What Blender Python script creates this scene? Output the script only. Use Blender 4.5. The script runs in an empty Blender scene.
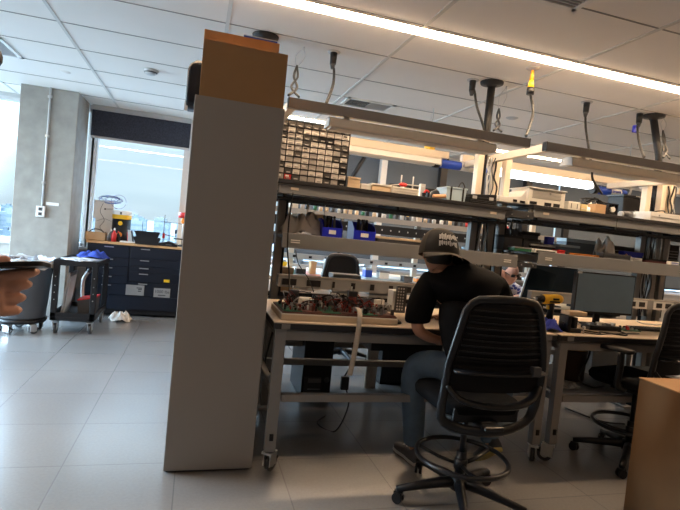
import bpy, bmesh, math, random
from mathutils import Vector, Matrix, Euler
PI = math.pi
random.seed(7)
SC = bpy.context.scene
COL = SC.collection

# ---------------------------------------------------------------- camera numbers (real-world metres, X along the benches, Y depth, Z up)
YAW, PITCH, ROLL, FOC, EYE = 0.28323, -0.041621, 0.098476, 501.08, Vector((0, 0, 1.45))
Fw = Vector((math.sin(YAW)*math.cos(PITCH), math.cos(YAW)*math.cos(PITCH), math.sin(PITCH)))
_R = Vector((math.cos(YAW), -math.sin(YAW), 0)); _U = _R.cross(Fw)
Rt = math.cos(ROLL)*_R + math.sin(ROLL)*_U
Up = -math.sin(ROLL)*_R + math.cos(ROLL)*_U
def X(x, y, Y):
    d = Fw + Rt*((x-340)/FOC) - Up*((y-255)/FOC)
    return d.x*Y/d.y
def PT(x, y, Y): return Vector((X(x, y, Y), Y, Z(x, y, Y)))
def Z(x, y, Y):
    d = Fw + Rt*((x-340)/FOC) - Up*((y-255)/FOC)
    return 1.45 + d.z*Y/d.y

# ---------------------------------------------------------------- materials
MATS = {}
def mat(name, col, rough=0.5, metal=0.0, noise=0.0, nscale=20, bump=0.0, coat=0.0, emit=None, estr=0, alpha=1, spec=0.5):
    if name in MATS: return MATS[name]
    m = bpy.data.materials.new(name); m.use_nodes = True
    nt = m.node_tree; b = nt.nodes['Principled BSDF']
    b.inputs['Base Color'].default_value = (*col, 1)
    b.inputs['Roughness'].default_value = rough
    b.inputs['Metallic'].default_value = metal
    b.inputs['Specular IOR Level'].default_value = spec
    if coat: b.inputs['Coat Weight'].default_value = coat; b.inputs['Coat Roughness'].default_value = 0.15
    if emit: b.inputs['Emission Color'].default_value = (*emit, 1); b.inputs['Emission Strength'].default_value = estr
    if alpha < 1: b.inputs['Alpha'].default_value = alpha
    tc = nt.nodes.new('ShaderNodeTexCoord')
    n = nt.nodes.new('ShaderNodeTexNoise'); n.inputs['Scale'].default_value = nscale; n.inputs['Detail'].default_value = 5
    nt.links.new(tc.outputs['Object'], n.inputs['Vector'])
    if noise >= 0:
        noise = noise or 0.06
        r = nt.nodes.new('ShaderNodeMapRange'); r.inputs['To Min'].default_value = 1-noise; r.inputs['To Max'].default_value = 1+noise
        mx = nt.nodes.new('ShaderNodeMix'); mx.data_type = 'RGBA'; mx.blend_type = 'MULTIPLY'; mx.inputs['Factor'].default_value = 1
        mx.inputs['A'].default_value = (*col, 1)
        nt.links.new(n.outputs['Fac'], r.inputs['Value']); nt.links.new(r.outputs['Result'], mx.inputs['B'])
        nt.links.new(mx.outputs['Result'], b.inputs['Base Color'])
    if bump:
        bp = nt.nodes.new('ShaderNodeBump'); bp.inputs['Strength'].default_value = bump; bp.inputs['Distance'].default_value = 0.01
        nt.links.new(n.outputs['Fac'], bp.inputs['Height']); nt.links.new(bp.outputs['Normal'], b.inputs['Normal'])
    MATS[name] = m
    return m
def wood(name, c1, c2, scale=3, stretch=(1, 12, 12), rough=0.45):
    m = mat(name, c1, rough); nt = m.node_tree; b = nt.nodes['Principled BSDF']
    tc = nt.nodes.new('ShaderNodeTexCoord'); mp = nt.nodes.new('ShaderNodeMapping'); mp.inputs['Scale'].default_value = stretch
    n = nt.nodes.new('ShaderNodeTexNoise'); n.inputs['Scale'].default_value = scale; n.inputs['Detail'].default_value = 8
    cr = nt.nodes.new('ShaderNodeValToRGB'); cr.color_ramp.elements[0].position = .35; cr.color_ramp.elements[1].position = .65
    cr.color_ramp.elements[0].color = (*c1, 1); cr.color_ramp.elements[1].color = (*c2, 1)
    nt.links.new(tc.outputs['Object'], mp.inputs['Vector']); nt.links.new(mp.outputs['Vector'], n.inputs['Vector'])
    nt.links.new(n.outputs['Fac'], cr.inputs['Fac']); nt.links.new(cr.outputs['Color'], b.inputs['Base Color'])
    return m
M_frame = mat('painted_steel', (.25, .24, .23), .42, noise=.04)
M_cream = mat('cream_lit_enamel', (.82, .72, .58), .4)  # lit tone of upper posts and arms, brightness put into the colour
M_hood = mat('hood_enamel', (.93, .84, .7), .35)
M_rail = mat('rail_aluminium', (.68, .6, .5), .38, .1, noise=.03)
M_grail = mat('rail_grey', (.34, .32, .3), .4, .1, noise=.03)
M_fascia = mat('fascia_grey', (.215, .225, .24), .4, .1, noise=.03)
M_shelf = mat('shelf_black', (.018, .018, .022), .45)
M_top = wood('bench_laminate', (.62, .5, .38), (.68, .56, .43), 4, rough=.35)
M_blk = mat('black_plastic', (.008, .008, .01), .45, spec=.35)
M_blk2 = mat('black_satin', (.008, .009, .012), .32, spec=.4)
M_dark = mat('dark_grey_plastic', (.05, .052, .058), .45)
M_gry = mat('mid_grey_plastic', (.2, .2, .21), .5)
M_lgt = mat('light_grey_plastic', (.5, .51, .52), .45)
M_wht = mat('white_plastic', (.78, .78, .76), .42)
M_ivory = mat('ivory_plastic', (.74, .72, .66), .45)
M_steel = mat('bright_steel', (.6, .6, .6), .28, .9)
M_dsteel = mat('dark_steel', (.12, .12, .13), .35, .7)
M_blue = mat('blue_plastic', (.01, .02, .5), .35)
M_blue2 = mat('blue_print', (.015, .06, .42), .4)
M_red = mat('red_plastic', (.55, .02, .02), .4)
M_yel = mat('yellow_plastic', (.85, .5, .02), .4)
M_orange = mat('orange_plastic', (.85, .28, .02), .4)
M_green = mat('circuit_green', (.02, .14, .07), .4)
M_card = mat('cardboard', (.36, .2, .085), .8, noise=.08, nscale=8, bump=.05)
M_card3 = mat('carton_shaded_side', (.14, .072, .027), .8, noise=.1, nscale=8)  # carton sides, shade put into the darker colour
M_card4 = mat('carton_lit_top', (.34, .19, .08), .8, noise=.1, nscale=8)  # same carton, top lightened in the colour as if lit
M_card2 = mat('pale_cardboard', (.55, .36, .2), .8, noise=.08, nscale=8)
M_pine = wood('pale_pine', (.68, .5, .32), (.78, .62, .42), 5)
M_paper = mat('paper_white', (.82, .82, .8), .7)
M_pbag = mat('clear_bag', (.62, .58, .54), .25, bump=.5, nscale=30)
M_pink = mat('pink_mat', (.78, .42, .38), .6)
M_ltblue = mat('pale_blue_plastic', (.48, .62, .72), .35)
M_navy = mat('navy_paint', (.006, .009, .018), .4, spec=.35)
M_cable = mat('cable_black', (.012, .012, .012), .5)
M_wred = mat('wire_red', (.3, .03, .02), .5)
M_brown = mat('board_brown', (.15, .055, .04), .45, noise=.3, nscale=80)
M_skin = mat('skin', (.5, .26, .17), .5, noise=.05)
M_lskin = mat('skin_tan', (.56, .3, .22), .45, noise=.08, nscale=40)
M_nail = mat('finger_nail', (.75, .5, .44), .25)
M_hair = mat('black_hair', (.012, .01, .009), .5, bump=.4, nscale=120)
M_shirt = mat('black_tee', (.005, .005, .006), .85, noise=.1, bump=.15, nscale=14, spec=.12)
M_jean = mat('denim', (.095, .15, .22), .8, noise=.25, nscale=18, bump=.2)
M_shoe = mat('shoe_grey', (.1, .1, .11), .7)
M_sole = mat('gum_sole', (.5, .4, .13), .6)
M_wsole = mat('white_sole', (.6, .6, .58), .6)
M_capm = mat('cap_olive', (.035, .027, .018), .8, noise=.1)
M_capb = mat('cap_black', (.006, .006, .006), .8)
M_print = mat('white_print', (.7, .7, .68), .6)
M_screen = mat('screen_painted_sheen', (.2, .3, .4), .28, coat=.3)  # pale blue base colour stands in for the room's reflection
M_dscreen = mat('dark_screen', (.02, .035, .045), .15)
M_mesh = mat('chair_mesh', (.006, .006, .008), .6, spec=.2)
M_seatfab = mat('seat_fabric', (.006, .007, .009), .9, spec=.1)
M_cab = mat('cabinet_grey', (.30, .275, .25), .5, noise=.025, nscale=3)
M_glassclear = None
M_bin = mat('bin_grey', (.085, .09, .1), .45)
M_liner = mat('bin_liner', (.55, .57, .6), .3, bump=.6, nscale=25)
M_drawer = mat('clear_drawer', (.42, .4, .38), .25)
M_drawerd = mat('drawer_dark', (.09, .085, .08), .25)
M_drawerp = mat('drawer_pale', (.72, .7, .66), .25)

# ---------------------------------------------------------------- mesh builder
class MB:
    def __init__(s): s.v = []; s.f = []; s.mi = []; s.sm = []; s.mats = []
    def _m(s, m):
        if m is None: return 0
        if m not in s.mats: s.mats.append(m)
        return s.mats.index(m)
    def add(s, vs, fs, m=None, smooth=False, T=None):
        o = len(s.v); k = s._m(m)
        for v in vs:
            v = Vector(v); s.v.append(T @ v if T is not None else v)
        for f in fs: s.f.append([i+o for i in f]); s.mi.append(k); s.sm.append(smooth)
        return s
    def box(s, x0, x1, y0, y1, z0, z1, m=None, T=None):
        vs = [(x, y, z) for z in (z0, z1) for y in (y0, y1) for x in (x0, x1)]
        return s.add(vs, [(0, 2, 3, 1), (4, 5, 7, 6), (0, 1, 5, 4), (2, 6, 7, 3), (0, 4, 6, 2), (1, 3, 7, 5)], m, T=T)
    def cyl(s, a, b, r, r2=None, n=14, m=None, caps=True, T=None):
        a = Vector(a); b = Vector(b); r2 = r if r2 is None else r2
        d = (b-a).normalized(); q = d.to_track_quat('Z', 'Y')
        vs = []
        for (p, rr) in ((a, r), (b, r2)):
            for i in range(n):
                t = 2*PI*i/n; vs.append(p + q @ Vector((rr*math.cos(t), rr*math.sin(t), 0)))
        s.add(vs, [(i, (i+1) % n, n+(i+1) % n, n+i) for i in range(n)], m, True, T)
        if caps:
            o = len(s.v)-2*n; k = s._m(m)
            s.f.append([o+i for i in range(n)][::-1]); s.mi.append(k); s.sm.append(False)
            s.f.append([o+n+i for i in range(n)]); s.mi.append(k); s.sm.append(False)
        return s
    def tube(s, pts, r, n=8, m=None, closed=False, T=None, taper=None, sy=1.0):
        pts = [Vector(p) for p in pts]; N = len(pts); vs = []
        up = Vector((0, 0, 1))
        q0 = None
        for i, p in enumerate(pts):
            if closed: d = pts[(i+1) % N]-pts[i-1]
            else: d = pts[min(i+1, N-1)]-pts[max(i-1, 0)]
            d.normalize()
            if q0 is None:
                ref = up if abs(d.dot(up)) < .95 else Vector((1, 0, 0))
                u = d.cross(ref).normalized()
            else:
                u = (q0 - d*q0.dot(d)).normalized()
            q0 = u; w = d.cross(u)
            rr = r if taper is None else r*taper[i]
            for k in range(n):
                t = 2*PI*k/n; vs.append(p + u*rr*math.cos(t) + w*rr*sy*math.sin(t))
        fs = []
        for i in range(N if closed else N-1):
            a = i*n; b = ((i+1) % N)*n
            for k in range(n): fs.append((a+k, a+(k+1) % n, b+(k+1) % n, b+k))
        if not closed: fs.append(tuple(range(n))[::-1]); fs.append(tuple((N-1)*n+k for k in range(n)))
        return s.add(vs, fs, m, True, T)
    def lathe(s, prof, c=(0, 0, 0), n=24, m=None, T=None, smooth=True, axis='Z'):
        vs = []; c = Vector(c)
        for (r, z) in prof:
            for i in range(n):
                t = 2*PI*i/n; p = Vector((r*math.cos(t), r*math.sin(t), z))
                if axis == 'Y': p = Vector((p.x, p.z, p.y))
                if axis == 'X': p = Vector((p.z, p.x, p.y))
                vs.append(c+p)
        fs = []
        for j in range(len(prof)-1):
            for i in range(n): fs.append((j*n+i, j*n+(i+1) % n, (j+1)*n+(i+1) % n, (j+1)*n+i))
        return s.add(vs, fs, m, smooth, T)
    def ball(s, c, r, m=None, n=16, sc=(1, 1, 1), T=None):
        prof = [(max(1e-4, math.sin(PI*i/10))*r, -math.cos(PI*i/10)*r) for i in range(11)]
        M = Matrix.Translation(Vector(c)) @ Matrix.Diagonal((*sc, 1))
        return s.lathe(prof, n=n, m=m, T=(T @ M) if T is not None else M)
    def prism(s, poly, a0, a1, axis='Y', m=None, T=None):
        n = len(poly); vs = []
        for a in (a0, a1):
            for (u, w) in poly:
                vs.append({'Y': (u, a, w), 'X': (a, u, w), 'Z': (u, w, a)}[axis])
        return s.add(vs, [tuple(range(n)), tuple(range(n, 2*n))[::-1]] + [(i, n+i, n+(i+1) % n, (i+1) % n) for i in range(n)], m, T=T)
    def build(s, name, m=None, parent=None, bevel=0, subs=0):
        me = bpy.data.meshes.new(name)
        me.from_pydata([tuple(v) for v in s.v], [], s.f)
        ms = list(s.mats)
        if not ms: ms = [m or M_gry]
        for k in ms: me.materials.append(k)
        for i, p in enumerate(me.polygons): p.material_index = s.mi[i]; p.use_smooth = s.sm[i]
        bm = bmesh.new(); bm.from_mesh(me); bmesh.ops.recalc_face_normals(bm, faces=bm.faces); bm.to_mesh(me); bm.free()
        o = bpy.data.objects.new(name, me); COL.objects.link(o)
        if parent: o.parent = parent
        if bevel:
            b = o.modifiers.new('bevel', 'BEVEL'); b.width = bevel; b.segments = 2; b.limit_method = 'ANGLE'
        return o
def tag(o, label=None, cat=None, group=None, kind=None):
    if label: o['label'] = label
    if cat: o['category'] = cat
    if group: o['group'] = group
    if kind: o['kind'] = kind
    return o
def thing(name, label, cat, loc=(0, 0, 0), rz=0, group=None):
    o = bpy.data.objects.new(name, None); COL.objects.link(o); o.empty_display_size = .05
    o.location = loc; o.rotation_euler = (0, 0, rz)
    return tag(o, label, cat, group)
def dup(root, loc=None, rz=None, label=None, group=None, parent=None):
    c = root.copy(); COL.objects.link(c)
    if parent: c.parent = parent
    if loc is not None: c.location = loc
    if rz is not None: c.rotation_euler = (0, 0, rz)
    if label: c['label'] = label
    if group: c['group'] = group
    for ch in list(root.children): dup(ch, parent=c)
    return c
def struct(o): o['kind'] = 'structure'; return o
def partlabel(o, l): o['label'] = l; return o
def bez(pts, n=8):
    """smooth line through the points"""
    P = [Vector(p) for p in pts]; out = []
    for i in range(len(P)-1):
        p0 = P[max(i-1, 0)]; p1 = P[i]; p2 = P[i+1]; p3 = P[min(i+2, len(P)-1)]
        for k in range(n):
            t = k/n
            out.append(.5*((2*p1)+(p2-p0)*t+(2*p0-5*p1+4*p2-p3)*t*t+(3*p1-p0-3*p2+p3)*t*t*t))
    out.append(P[-1]); return out
def rrect(w, h, r, n=5):
    """rounded rectangle outline centred on 0"""
    o = []
    for cx, cy, a in ((w/2-r, h/2-r, 0), (-w/2+r, h/2-r, 90), (-w/2+r, -h/2+r, 180), (w/2-r, -h/2+r, 270)):
        for k in range(n+1):
            t = math.radians(a+90*k/n); o.append((cx+r*math.cos(t), cy+r*math.sin(t)))
    return o
def text(name, s, size, m, parent, loc, rot=(PI/2, 0, 0), ext=.0004):
    c = bpy.data.curves.new(name, 'FONT'); c.body = s; c.size = size; c.extrude = ext; c.align_x = 'CENTER'; c.align_y = 'CENTER'
    c.materials.append(m); o = bpy.data.objects.new(name, c); COL.objects.link(o)
    me = bpy.data.meshes.new_from_object(o.evaluated_get(bpy.context.evaluated_depsgraph_get())); bpy.data.objects.remove(o); o = bpy.data.objects.new(name, me); COL.objects.link(o)
    if parent: o.parent = parent
    o.location = loc; o.rotation_euler = rot; return o

# ---------------------------------------------------------------- setting
CH = 2.95
def floor_mat():
    m = bpy.data.materials.new('floor_tile'); m.use_nodes = True; nt = m.node_tree; b = nt.nodes['Principled BSDF']; L = nt.links
    tc = nt.nodes.new('ShaderNodeTexCoord')
    br = nt.nodes.new('ShaderNodeTexBrick'); br.offset = 0; br.inputs['Scale'].default_value = 1.0
    br.inputs['Brick Width'].default_value = .61; br.inputs['Row Height'].default_value = .61; br.inputs['Mortar Size'].default_value = .0035
    br.inputs['Color1'].default_value = (.235, .23, .23, 1); br.inputs['Color2'].default_value = (.248, .243, .24, 1); br.inputs['Mortar'].default_value = (.17, .17, .17, 1)
    L.new(tc.outputs['Object'], br.inputs['Vector'])
    n = nt.nodes.new('ShaderNodeTexNoise'); n.inputs['Scale'].default_value = .8; n.inputs['Detail'].default_value = 2
    L.new(tc.outputs['Object'], n.inputs['Vector'])
    r = nt.nodes.new('ShaderNodeMapRange'); r.inputs['From Min'].default_value = 0; r.inputs['From Max'].default_value = 1; r.inputs['To Min'].default_value = .8; r.inputs['To Max'].default_value = 1.2
    L.new(n.outputs['Fac'], r.inputs['Value'])
    mx = nt.nodes.new('ShaderNodeMix'); mx.data_type = 'RGBA'; mx.blend_type = 'MULTIPLY'; mx.inputs['Factor'].default_value = 1
    L.new(br.outputs['Color'], mx.inputs['A']); L.new(r.outputs['Result'], mx.inputs['B'])
    # fine dirt and faint pale scuffs
    n2 = nt.nodes.new('ShaderNodeTexNoise'); n2.inputs['Scale'].default_value = 60; n2.inputs['Detail'].default_value = 4; L.new(tc.outputs['Object'], n2.inputs['Vector'])
    r2 = nt.nodes.new('ShaderNodeMapRange'); r2.inputs['To Min'].default_value = .88; r2.inputs['To Max'].default_value = 1.12; L.new(n2.outputs['Fac'], r2.inputs['Value'])
    mx2 = nt.nodes.new('ShaderNodeMix'); mx2.data_type = 'RGBA'; mx2.blend_type = 'MULTIPLY'; mx2.inputs['Factor'].default_value = 1
    L.new(mx.outputs['Result'], mx2.inputs['A']); L.new(r2.outputs['Result'], mx2.inputs['B'])
    L.new(mx2.outputs['Result'], b.inputs['Base Color'])
    rr = nt.nodes.new('ShaderNodeMapRange'); rr.inputs['From Min'].default_value = 0; rr.inputs['From Max'].default_value = 1
    rr.inputs['To Min'].default_value = .24; rr.inputs['To Max'].default_value = .31; b.inputs['Specular IOR Level'].default_value = .9; L.new(n.outputs['Fac'], rr.inputs['Value'])
    b.inputs['Roughness'].default_value = .27; b.inputs['Coat Weight'].default_value = .45; b.inputs['Coat Roughness'].default_value = .2
    bp = nt.nodes.new('ShaderNodeBump'); bp.inputs['Strength'].default_value = .25; bp.inputs['Distance'].default_value = .002
    L.new(br.outputs['Fac'], bp.inputs['Height']); bp.invert = True; L.new(bp.outputs['Normal'], b.inputs['Normal'])
    return m
struct(MB().box(-5.5, 10, -5, 8.3, -.1, 0).build('floor', floor_mat()))
M_ceil = mat('ceiling_tile', (.84, .82, .79), .85, noise=.03, nscale=3)
M_tbar = mat('ceiling_tbar', (.62, .62, .6), .6)
M_groove = mat('ceiling_gap', (.3, .29, .28), .8)
struct(MB().box(-5.5, 10, -5, 8.3, CH, CH+.15).build('ceiling', M_ceil))
g = MB()
XL = [-1.21-1.31*k for k in (1, 2, 3)] + [-1.21+1.31*k for k in range(0, 9)]
for x in XL: g.box(x-.014, x+.014, -5, 8.25, CH-.006, CH+.002)
struct(g.build('trim_1', M_tbar))
g = MB(); g2 = MB()
for k in range(-11, 8):
    y = 3.29+.692*k
    if y > 8.2: continue
    g.box(-5.5, 10, y-.005, y+.005, CH-.004, CH+.002)
struct(g.build('trim_2', M_groove))
M_wall = mat('wall_paint', (.4, .38, .36), .8, noise=.02)
def conc():
    m = mat('concrete', (.32, .305, .28), .75, noise=.3, nscale=7, bump=.15); return m
M_conc = conc()
struct(MB().box(-5.6, -5.5, -5, -.6, -.1, 3.1).box(-5.6, -5.5, -.6, 3.85, -.1, 3.1).box(-5.6, -5.5, 3.85, 8.3, -.1, .5).box(-5.6, -5.5, 3.85, 8.3, 2.9, 3.1).build('wall_left', M_wall))
struct(MB().box(10, 10.1, -5, 8.3, -.1, 3.1).build('wall_right', M_wall))
struct(MB().box(-5.5, 10, -5.1, -5, -.1, 3.1).build('wall_rear', M_wall))
# window wall: sill wall, head band
struct(MB().box(-5.5, 10, 8.06, 8.24, 0, .86).build('wall_back', M_wall))
struct(MB().box(-5.5, 10, 8.02, 8.1, .86, .9).build('trim_3', M_lgt))
struct(MB().box(-5.5, 10, 8.06, 8.24, 2.9, 2.96).build('trim_4', M_lgt))
struct(MB().box(-2.27, -1.6, 7.33, 8.0, 0, CH).build('wall_column', M_conc, bevel=.006))
# conduit and switch on the column
c = thing('conduit', 'thin pale steel conduit running down the concrete column to the socket', 'conduit', (X(46, 150, 7.3), 7.315, 1.42))
MB().cyl((0, 0, 0), (0, 0, CH-1.42), .013, m=M_lgt).build('pipe', parent=c)
cl = MB()
for z in (.3, .9, 1.4): cl.box(-.025, .025, -.014, .012, z, z+.03, M_steel)
cl.build('clamp', parent=c)
s = thing('wall_socket', 'white double socket box on the concrete column with a small white tag', 'socket', (X(40, 215, 7.3), 7.315, 1.36))
MB().box(-.05, .05, -.02, .014, -.07, .07, M_wht).build('plate', parent=s, bevel=.004)
MB().box(-.02, .02, -.024, -.018, .012, .05, M_dark).box(-.02, .02, -.024, -.018, -.05, -.012, M_dark).build('outlet', parent=s)
MB().box(.055, .2, .004, .012, .09, .13, M_paper).build('tag', parent=s)
# windows
def glass():
    m = bpy.data.materials.new('window_glass'); m.use_nodes = True; nt = m.node_tree; nt.nodes.clear()
    o = nt.nodes.new('ShaderNodeOutputMaterial'); t = nt.nodes.new('ShaderNodeBsdfTransparent'); gl = nt.nodes.new('ShaderNodeBsdfGlossy'); mx = nt.nodes.new('ShaderNodeMixShader')
    t.inputs['Color'].default_value = (.93, .97, .98, 1); gl.inputs['Roughness'].default_value = .02; mx.inputs['Fac'].default_value = .05
    nt.links.new(t.outputs[0], mx.inputs[1]); nt.links.new(gl.outputs[0], mx.inputs[2]); nt.links.new(mx.outputs[0], o.inputs['Surface'])
    return m
M_glass = glass()
M_mull = mat('mullion_white', (.66, .67, .68), .4, .2)
wx = [(-5.5, -3.6), (-3.55, -1.57), (-1.50, -.24), (-.14, 1.6), (1.7, 2.82), (2.94, 4.6), (4.7, 6.4), (6.5, 8.2), (8.3, 10)]
for i, (a, b) in enumerate(wx):
    w = bpy.data.objects.new('window_%d' % (i+1), None); COL.objects.link(w); w.location = ((a+b)/2, 8.13, .9); struct(w)
    hw = (b-a)/2; fr = MB()
    for (p, q, r_, t) in ((-hw-.05, -hw+.03, 0, 2.0), (hw-.03, hw+.05, 0, 2.0)): fr.box(p, q, -.05, .05, r_, t)
    fr.box(-hw, hw, -.05, .05, 0, .05); fr.box(-hw, hw, -.05, .05, 1.95, 2.0)
    fr.build('window_frame', M_mull, w)
    MB().box(-hw+.03, hw-.03, -.004, .004, .05, 1.95).build('window_pane', M_glass, w)
for i, (a, b) in enumerate([(3.9, 6.0), (6.05, 8.2)]):  # unseen left-wall windows, added to bring more daylight onto the floor
    w = bpy.data.objects.new('window_%d' % (i+10), None); COL.objects.link(w); w.location = (-5.55, (a+b)/2, .5); struct(w)
    hw = (b-a)/2; fr = MB()
    fr.box(-.05, .05, -hw-.03, -hw+.03, 0, 2.4).box(-.05, .05, hw-.03, hw+.03, 0, 2.4).box(-.05, .05, -hw, hw, 0, .05).box(-.05, .05, -hw, hw, 2.35, 2.4)
    fr.build('window_frame', M_mull, w)
    MB().box(-.004, .004, -hw+.03, hw-.03, .05, 2.35).build('window_pane', M_glass, w)
# roller shades
M_shade = mat('shade_navy', (.035, .04, .06), .85, noise=1.2, nscale=55)
M_shadeb = mat('shade_bluegrey', (.09, .115, .15), .85, noise=.12, nscale=60)
def shade(x0, x1, z0, lab, m, y=8.0, n='roller_shade'):
    t = thing(n, lab, 'window shade', ((x0+x1)/2, y, z0)); h = (x1-x0)/2
    MB().box(-h, h, -.004, .004, 0, CH-z0-.07).build('fabric', m, t)
    MB().box(-h, h, -.014, .014, -.02, .012).build('bottom_bar', M_lgt if m is M_shade else M_blk, t)
    MB().box(-h, h, -.03, .04, CH-z0-.07, CH-z0).build('headbox', M_lgt, t)
shade(-1.56, -.2, 2.5, 'dark speckled navy roller shade at the top of the window behind the tool chest', M_shade)
shade(1.3, 2.86, 1.0, 'blue-grey lowered shade just right of the drawer organiser', M_shadeb)
shade(2.93, 4.65, 1.0, 'blue-grey lowered shade seen behind the wooden-looking light posts', M_shadeb)
shade(4.7, 6.45, 1.0, 'blue-grey lowered shade behind the white computer case', M_shadeb)
shade(6.5, 9.9, 1.0, 'wide blue-grey lowered shade behind the black tote', M_shadeb)
# dark steel bracing in front of the shades
b = thing('steel_brace_frame', 'dark diagonal strut and rail in front of the blue-grey shades', 'brace', (2.0, 7.8, 0))
MB().cyl((.25, 0, 2.2), (.62, 0, 2.93), .035, m=M_blk).cyl((.25, 0, 0), (.25, 0, 2.22), .03, m=M_blk).build('strut', parent=b)
MB().box(1.0, 4.6, -.03, .03, 2.24, 2.36, M_blk).build('rail', parent=b)
MB().box(.82, .92, -.03, .06, 0, CH, M_lgt).build('post', parent=b)
for (px_, w_) in ((1.9, .12), (3.6, .12)): MB().box(px_, px_+w_, -.02, .08, 0, CH, M_blk).build('post', parent=b)
MB().box(4.5, 4.62, -.02, .04, 0, 2.3, M_blk).build('post', parent=b)
# city far below and away, distance haze put into its colours
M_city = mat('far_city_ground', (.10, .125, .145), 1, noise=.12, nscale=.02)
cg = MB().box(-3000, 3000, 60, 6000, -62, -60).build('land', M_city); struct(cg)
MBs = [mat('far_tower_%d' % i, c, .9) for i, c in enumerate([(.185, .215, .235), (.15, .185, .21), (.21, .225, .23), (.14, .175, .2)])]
protos = []
for i in range(4):
    b_ = MB()
    b_.box(-9, 9, -8, 8, -60, -60+1, MBs[i]); b_.box(-8, 8, -7, 7, -60, 0, MBs[i])
    for k in range(7): b_.box(-8.05, 8.05, -7.1, 7.1, -56+8*k, -53+8*k, MBs[(i+1) % 4])
    b_.box(-3, 3, -3, 3, 0, 3, MBs[i]); protos.append(b_.build('distant_building'))
k = 0
for ring in range(13):
    d = 420+95*ring; na = 10
    for q in range(na):
        a = -.36+.40*(q+random.uniform(.3, .7))/na
        o = protos[k] if k < 4 else protos[random.randrange(4)].copy()
        if k >= 4: COL.objects.link(o)
        hgt = random.uniform(.45, .9) if k % 11 else random.uniform(.9, .97)
        sc = random.uniform(.6, .9)*min(1.7, .66*d*.04/16)
        o.location = (d*math.sin(a), d*math.cos(a), -60+60*hgt); o.scale = (sc, min(sc, 1.8), hgt)
        tag(o, 'pale hazy block of the distant city seen through the windows', 'building', 'distant city buildings'); k += 1

# ---------------------------------------------------------------- ceiling lights
M_strip = mat('strip_glow', (1, .95, .85), .5, noise=-1, emit=(1, .70, .44), estr=62)
M_strip2 = mat('strip_glow_dimmed', (1, .95, .85), .5, noise=-1, emit=(1, .66, .40), estr=9)
labs = {3.378: 'long glowing warm strip light in the ceiling crossing above the near benches', 6.74: 'thin glowing ceiling strip light near the window wall', .03: 'warm ceiling strip light just behind the camera'}
for y, l in labs.items():
    t = thing('ceiling_light', l, 'light', (3.0, y, CH), group='recessed strip lights')
    xa = -2.05 if abs(y-6.74) < .1 else -7.5
    MB().box(xa, 6.9, -.048, .048, -.014, .004).build('diffuser', M_strip if y > 1 else M_strip2, t)
    MB().box(xa, 6.9, -.064, -.055, -.007, .004, M_tbar).box(xa, 6.9, .055, .064, -.007, .004, M_tbar).build('frame', None, t)
# smoke detector, sprinklers, vents
t = thing('smoke_detector', 'round white smoke detector on the ceiling left of the tall cabinet', 'smoke detector', (-.583, 5.656, CH))
MB().lathe([(.001, -.05), (.04, -.05), (.06, -.035), (.075, -.012), (.075, 0), (.001, 0)], m=M_lgt).build('body', parent=t)
MB().lathe([(.06, -.036), (.064, -.03), (.068, -.022)], m=M_dark).build('vent_ring', parent=t)
t = thing('sprinkler', 'flat round white sprinkler cover on the ceiling before the concrete column', 'sprinkler', (-1.547, 6.358, CH))
MB().lathe([(.001, -.012), (.045, -.01), (.06, 0)], m=M_ceil).build('cover', parent=t)
t = thing('sprinkler', 'round pale sprinkler cover on the ceiling behind the middle pole', 'sprinkler', (3.324, 5.021, CH))
MB().lathe([(.001, -.014), (.045, -.012), (.07, 0)], m=M_lgt).build('cover', parent=t)
def vent(x0, x1, y0, y1, lab, mixed=False):
    t = thing('air_vent', lab, 'vent', ((x0+x1)/2, (y0+y1)/2, CH)); w = (x1-x0)/2; h = (y1-y0)/2
    f = MB(); e = .035
    f.box(-w, w, -h, -h+e, -.012, 0); f.box(-w, w, h-e, h, -.012, 0); f.box(-w, -w+e, -h, h, -.012, 0); f.box(w-e, w, -h, h, -.012, 0)
    f.build('frame', M_wht, t)
    MB().box(-w+e, w-e, -h+e, h-e, -.003, 0).build('backing', M_drawerd if mixed else M_fascia, t)
    g_ = MB(); k = -h+e+.02
    while k < h-e: g_.box(-w+e if not mixed else 0, w-e, k, k+.008, -.009, -.003); k += .03
    g_.build('grille', M_lgt, t)
vent(1.47, 2.04, 5.34, 5.68, 'ceiling vent half dark half perforated above the near light rail', True)
vent(1.55, 2.1, 2.1, 2.645, 'square ceiling vent with a white frame cut off by the top edge of the view')
vent(-2.5, -1.87, 5.43, 6.06, 'square white-framed ceiling vent above the person with the phone')
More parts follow.
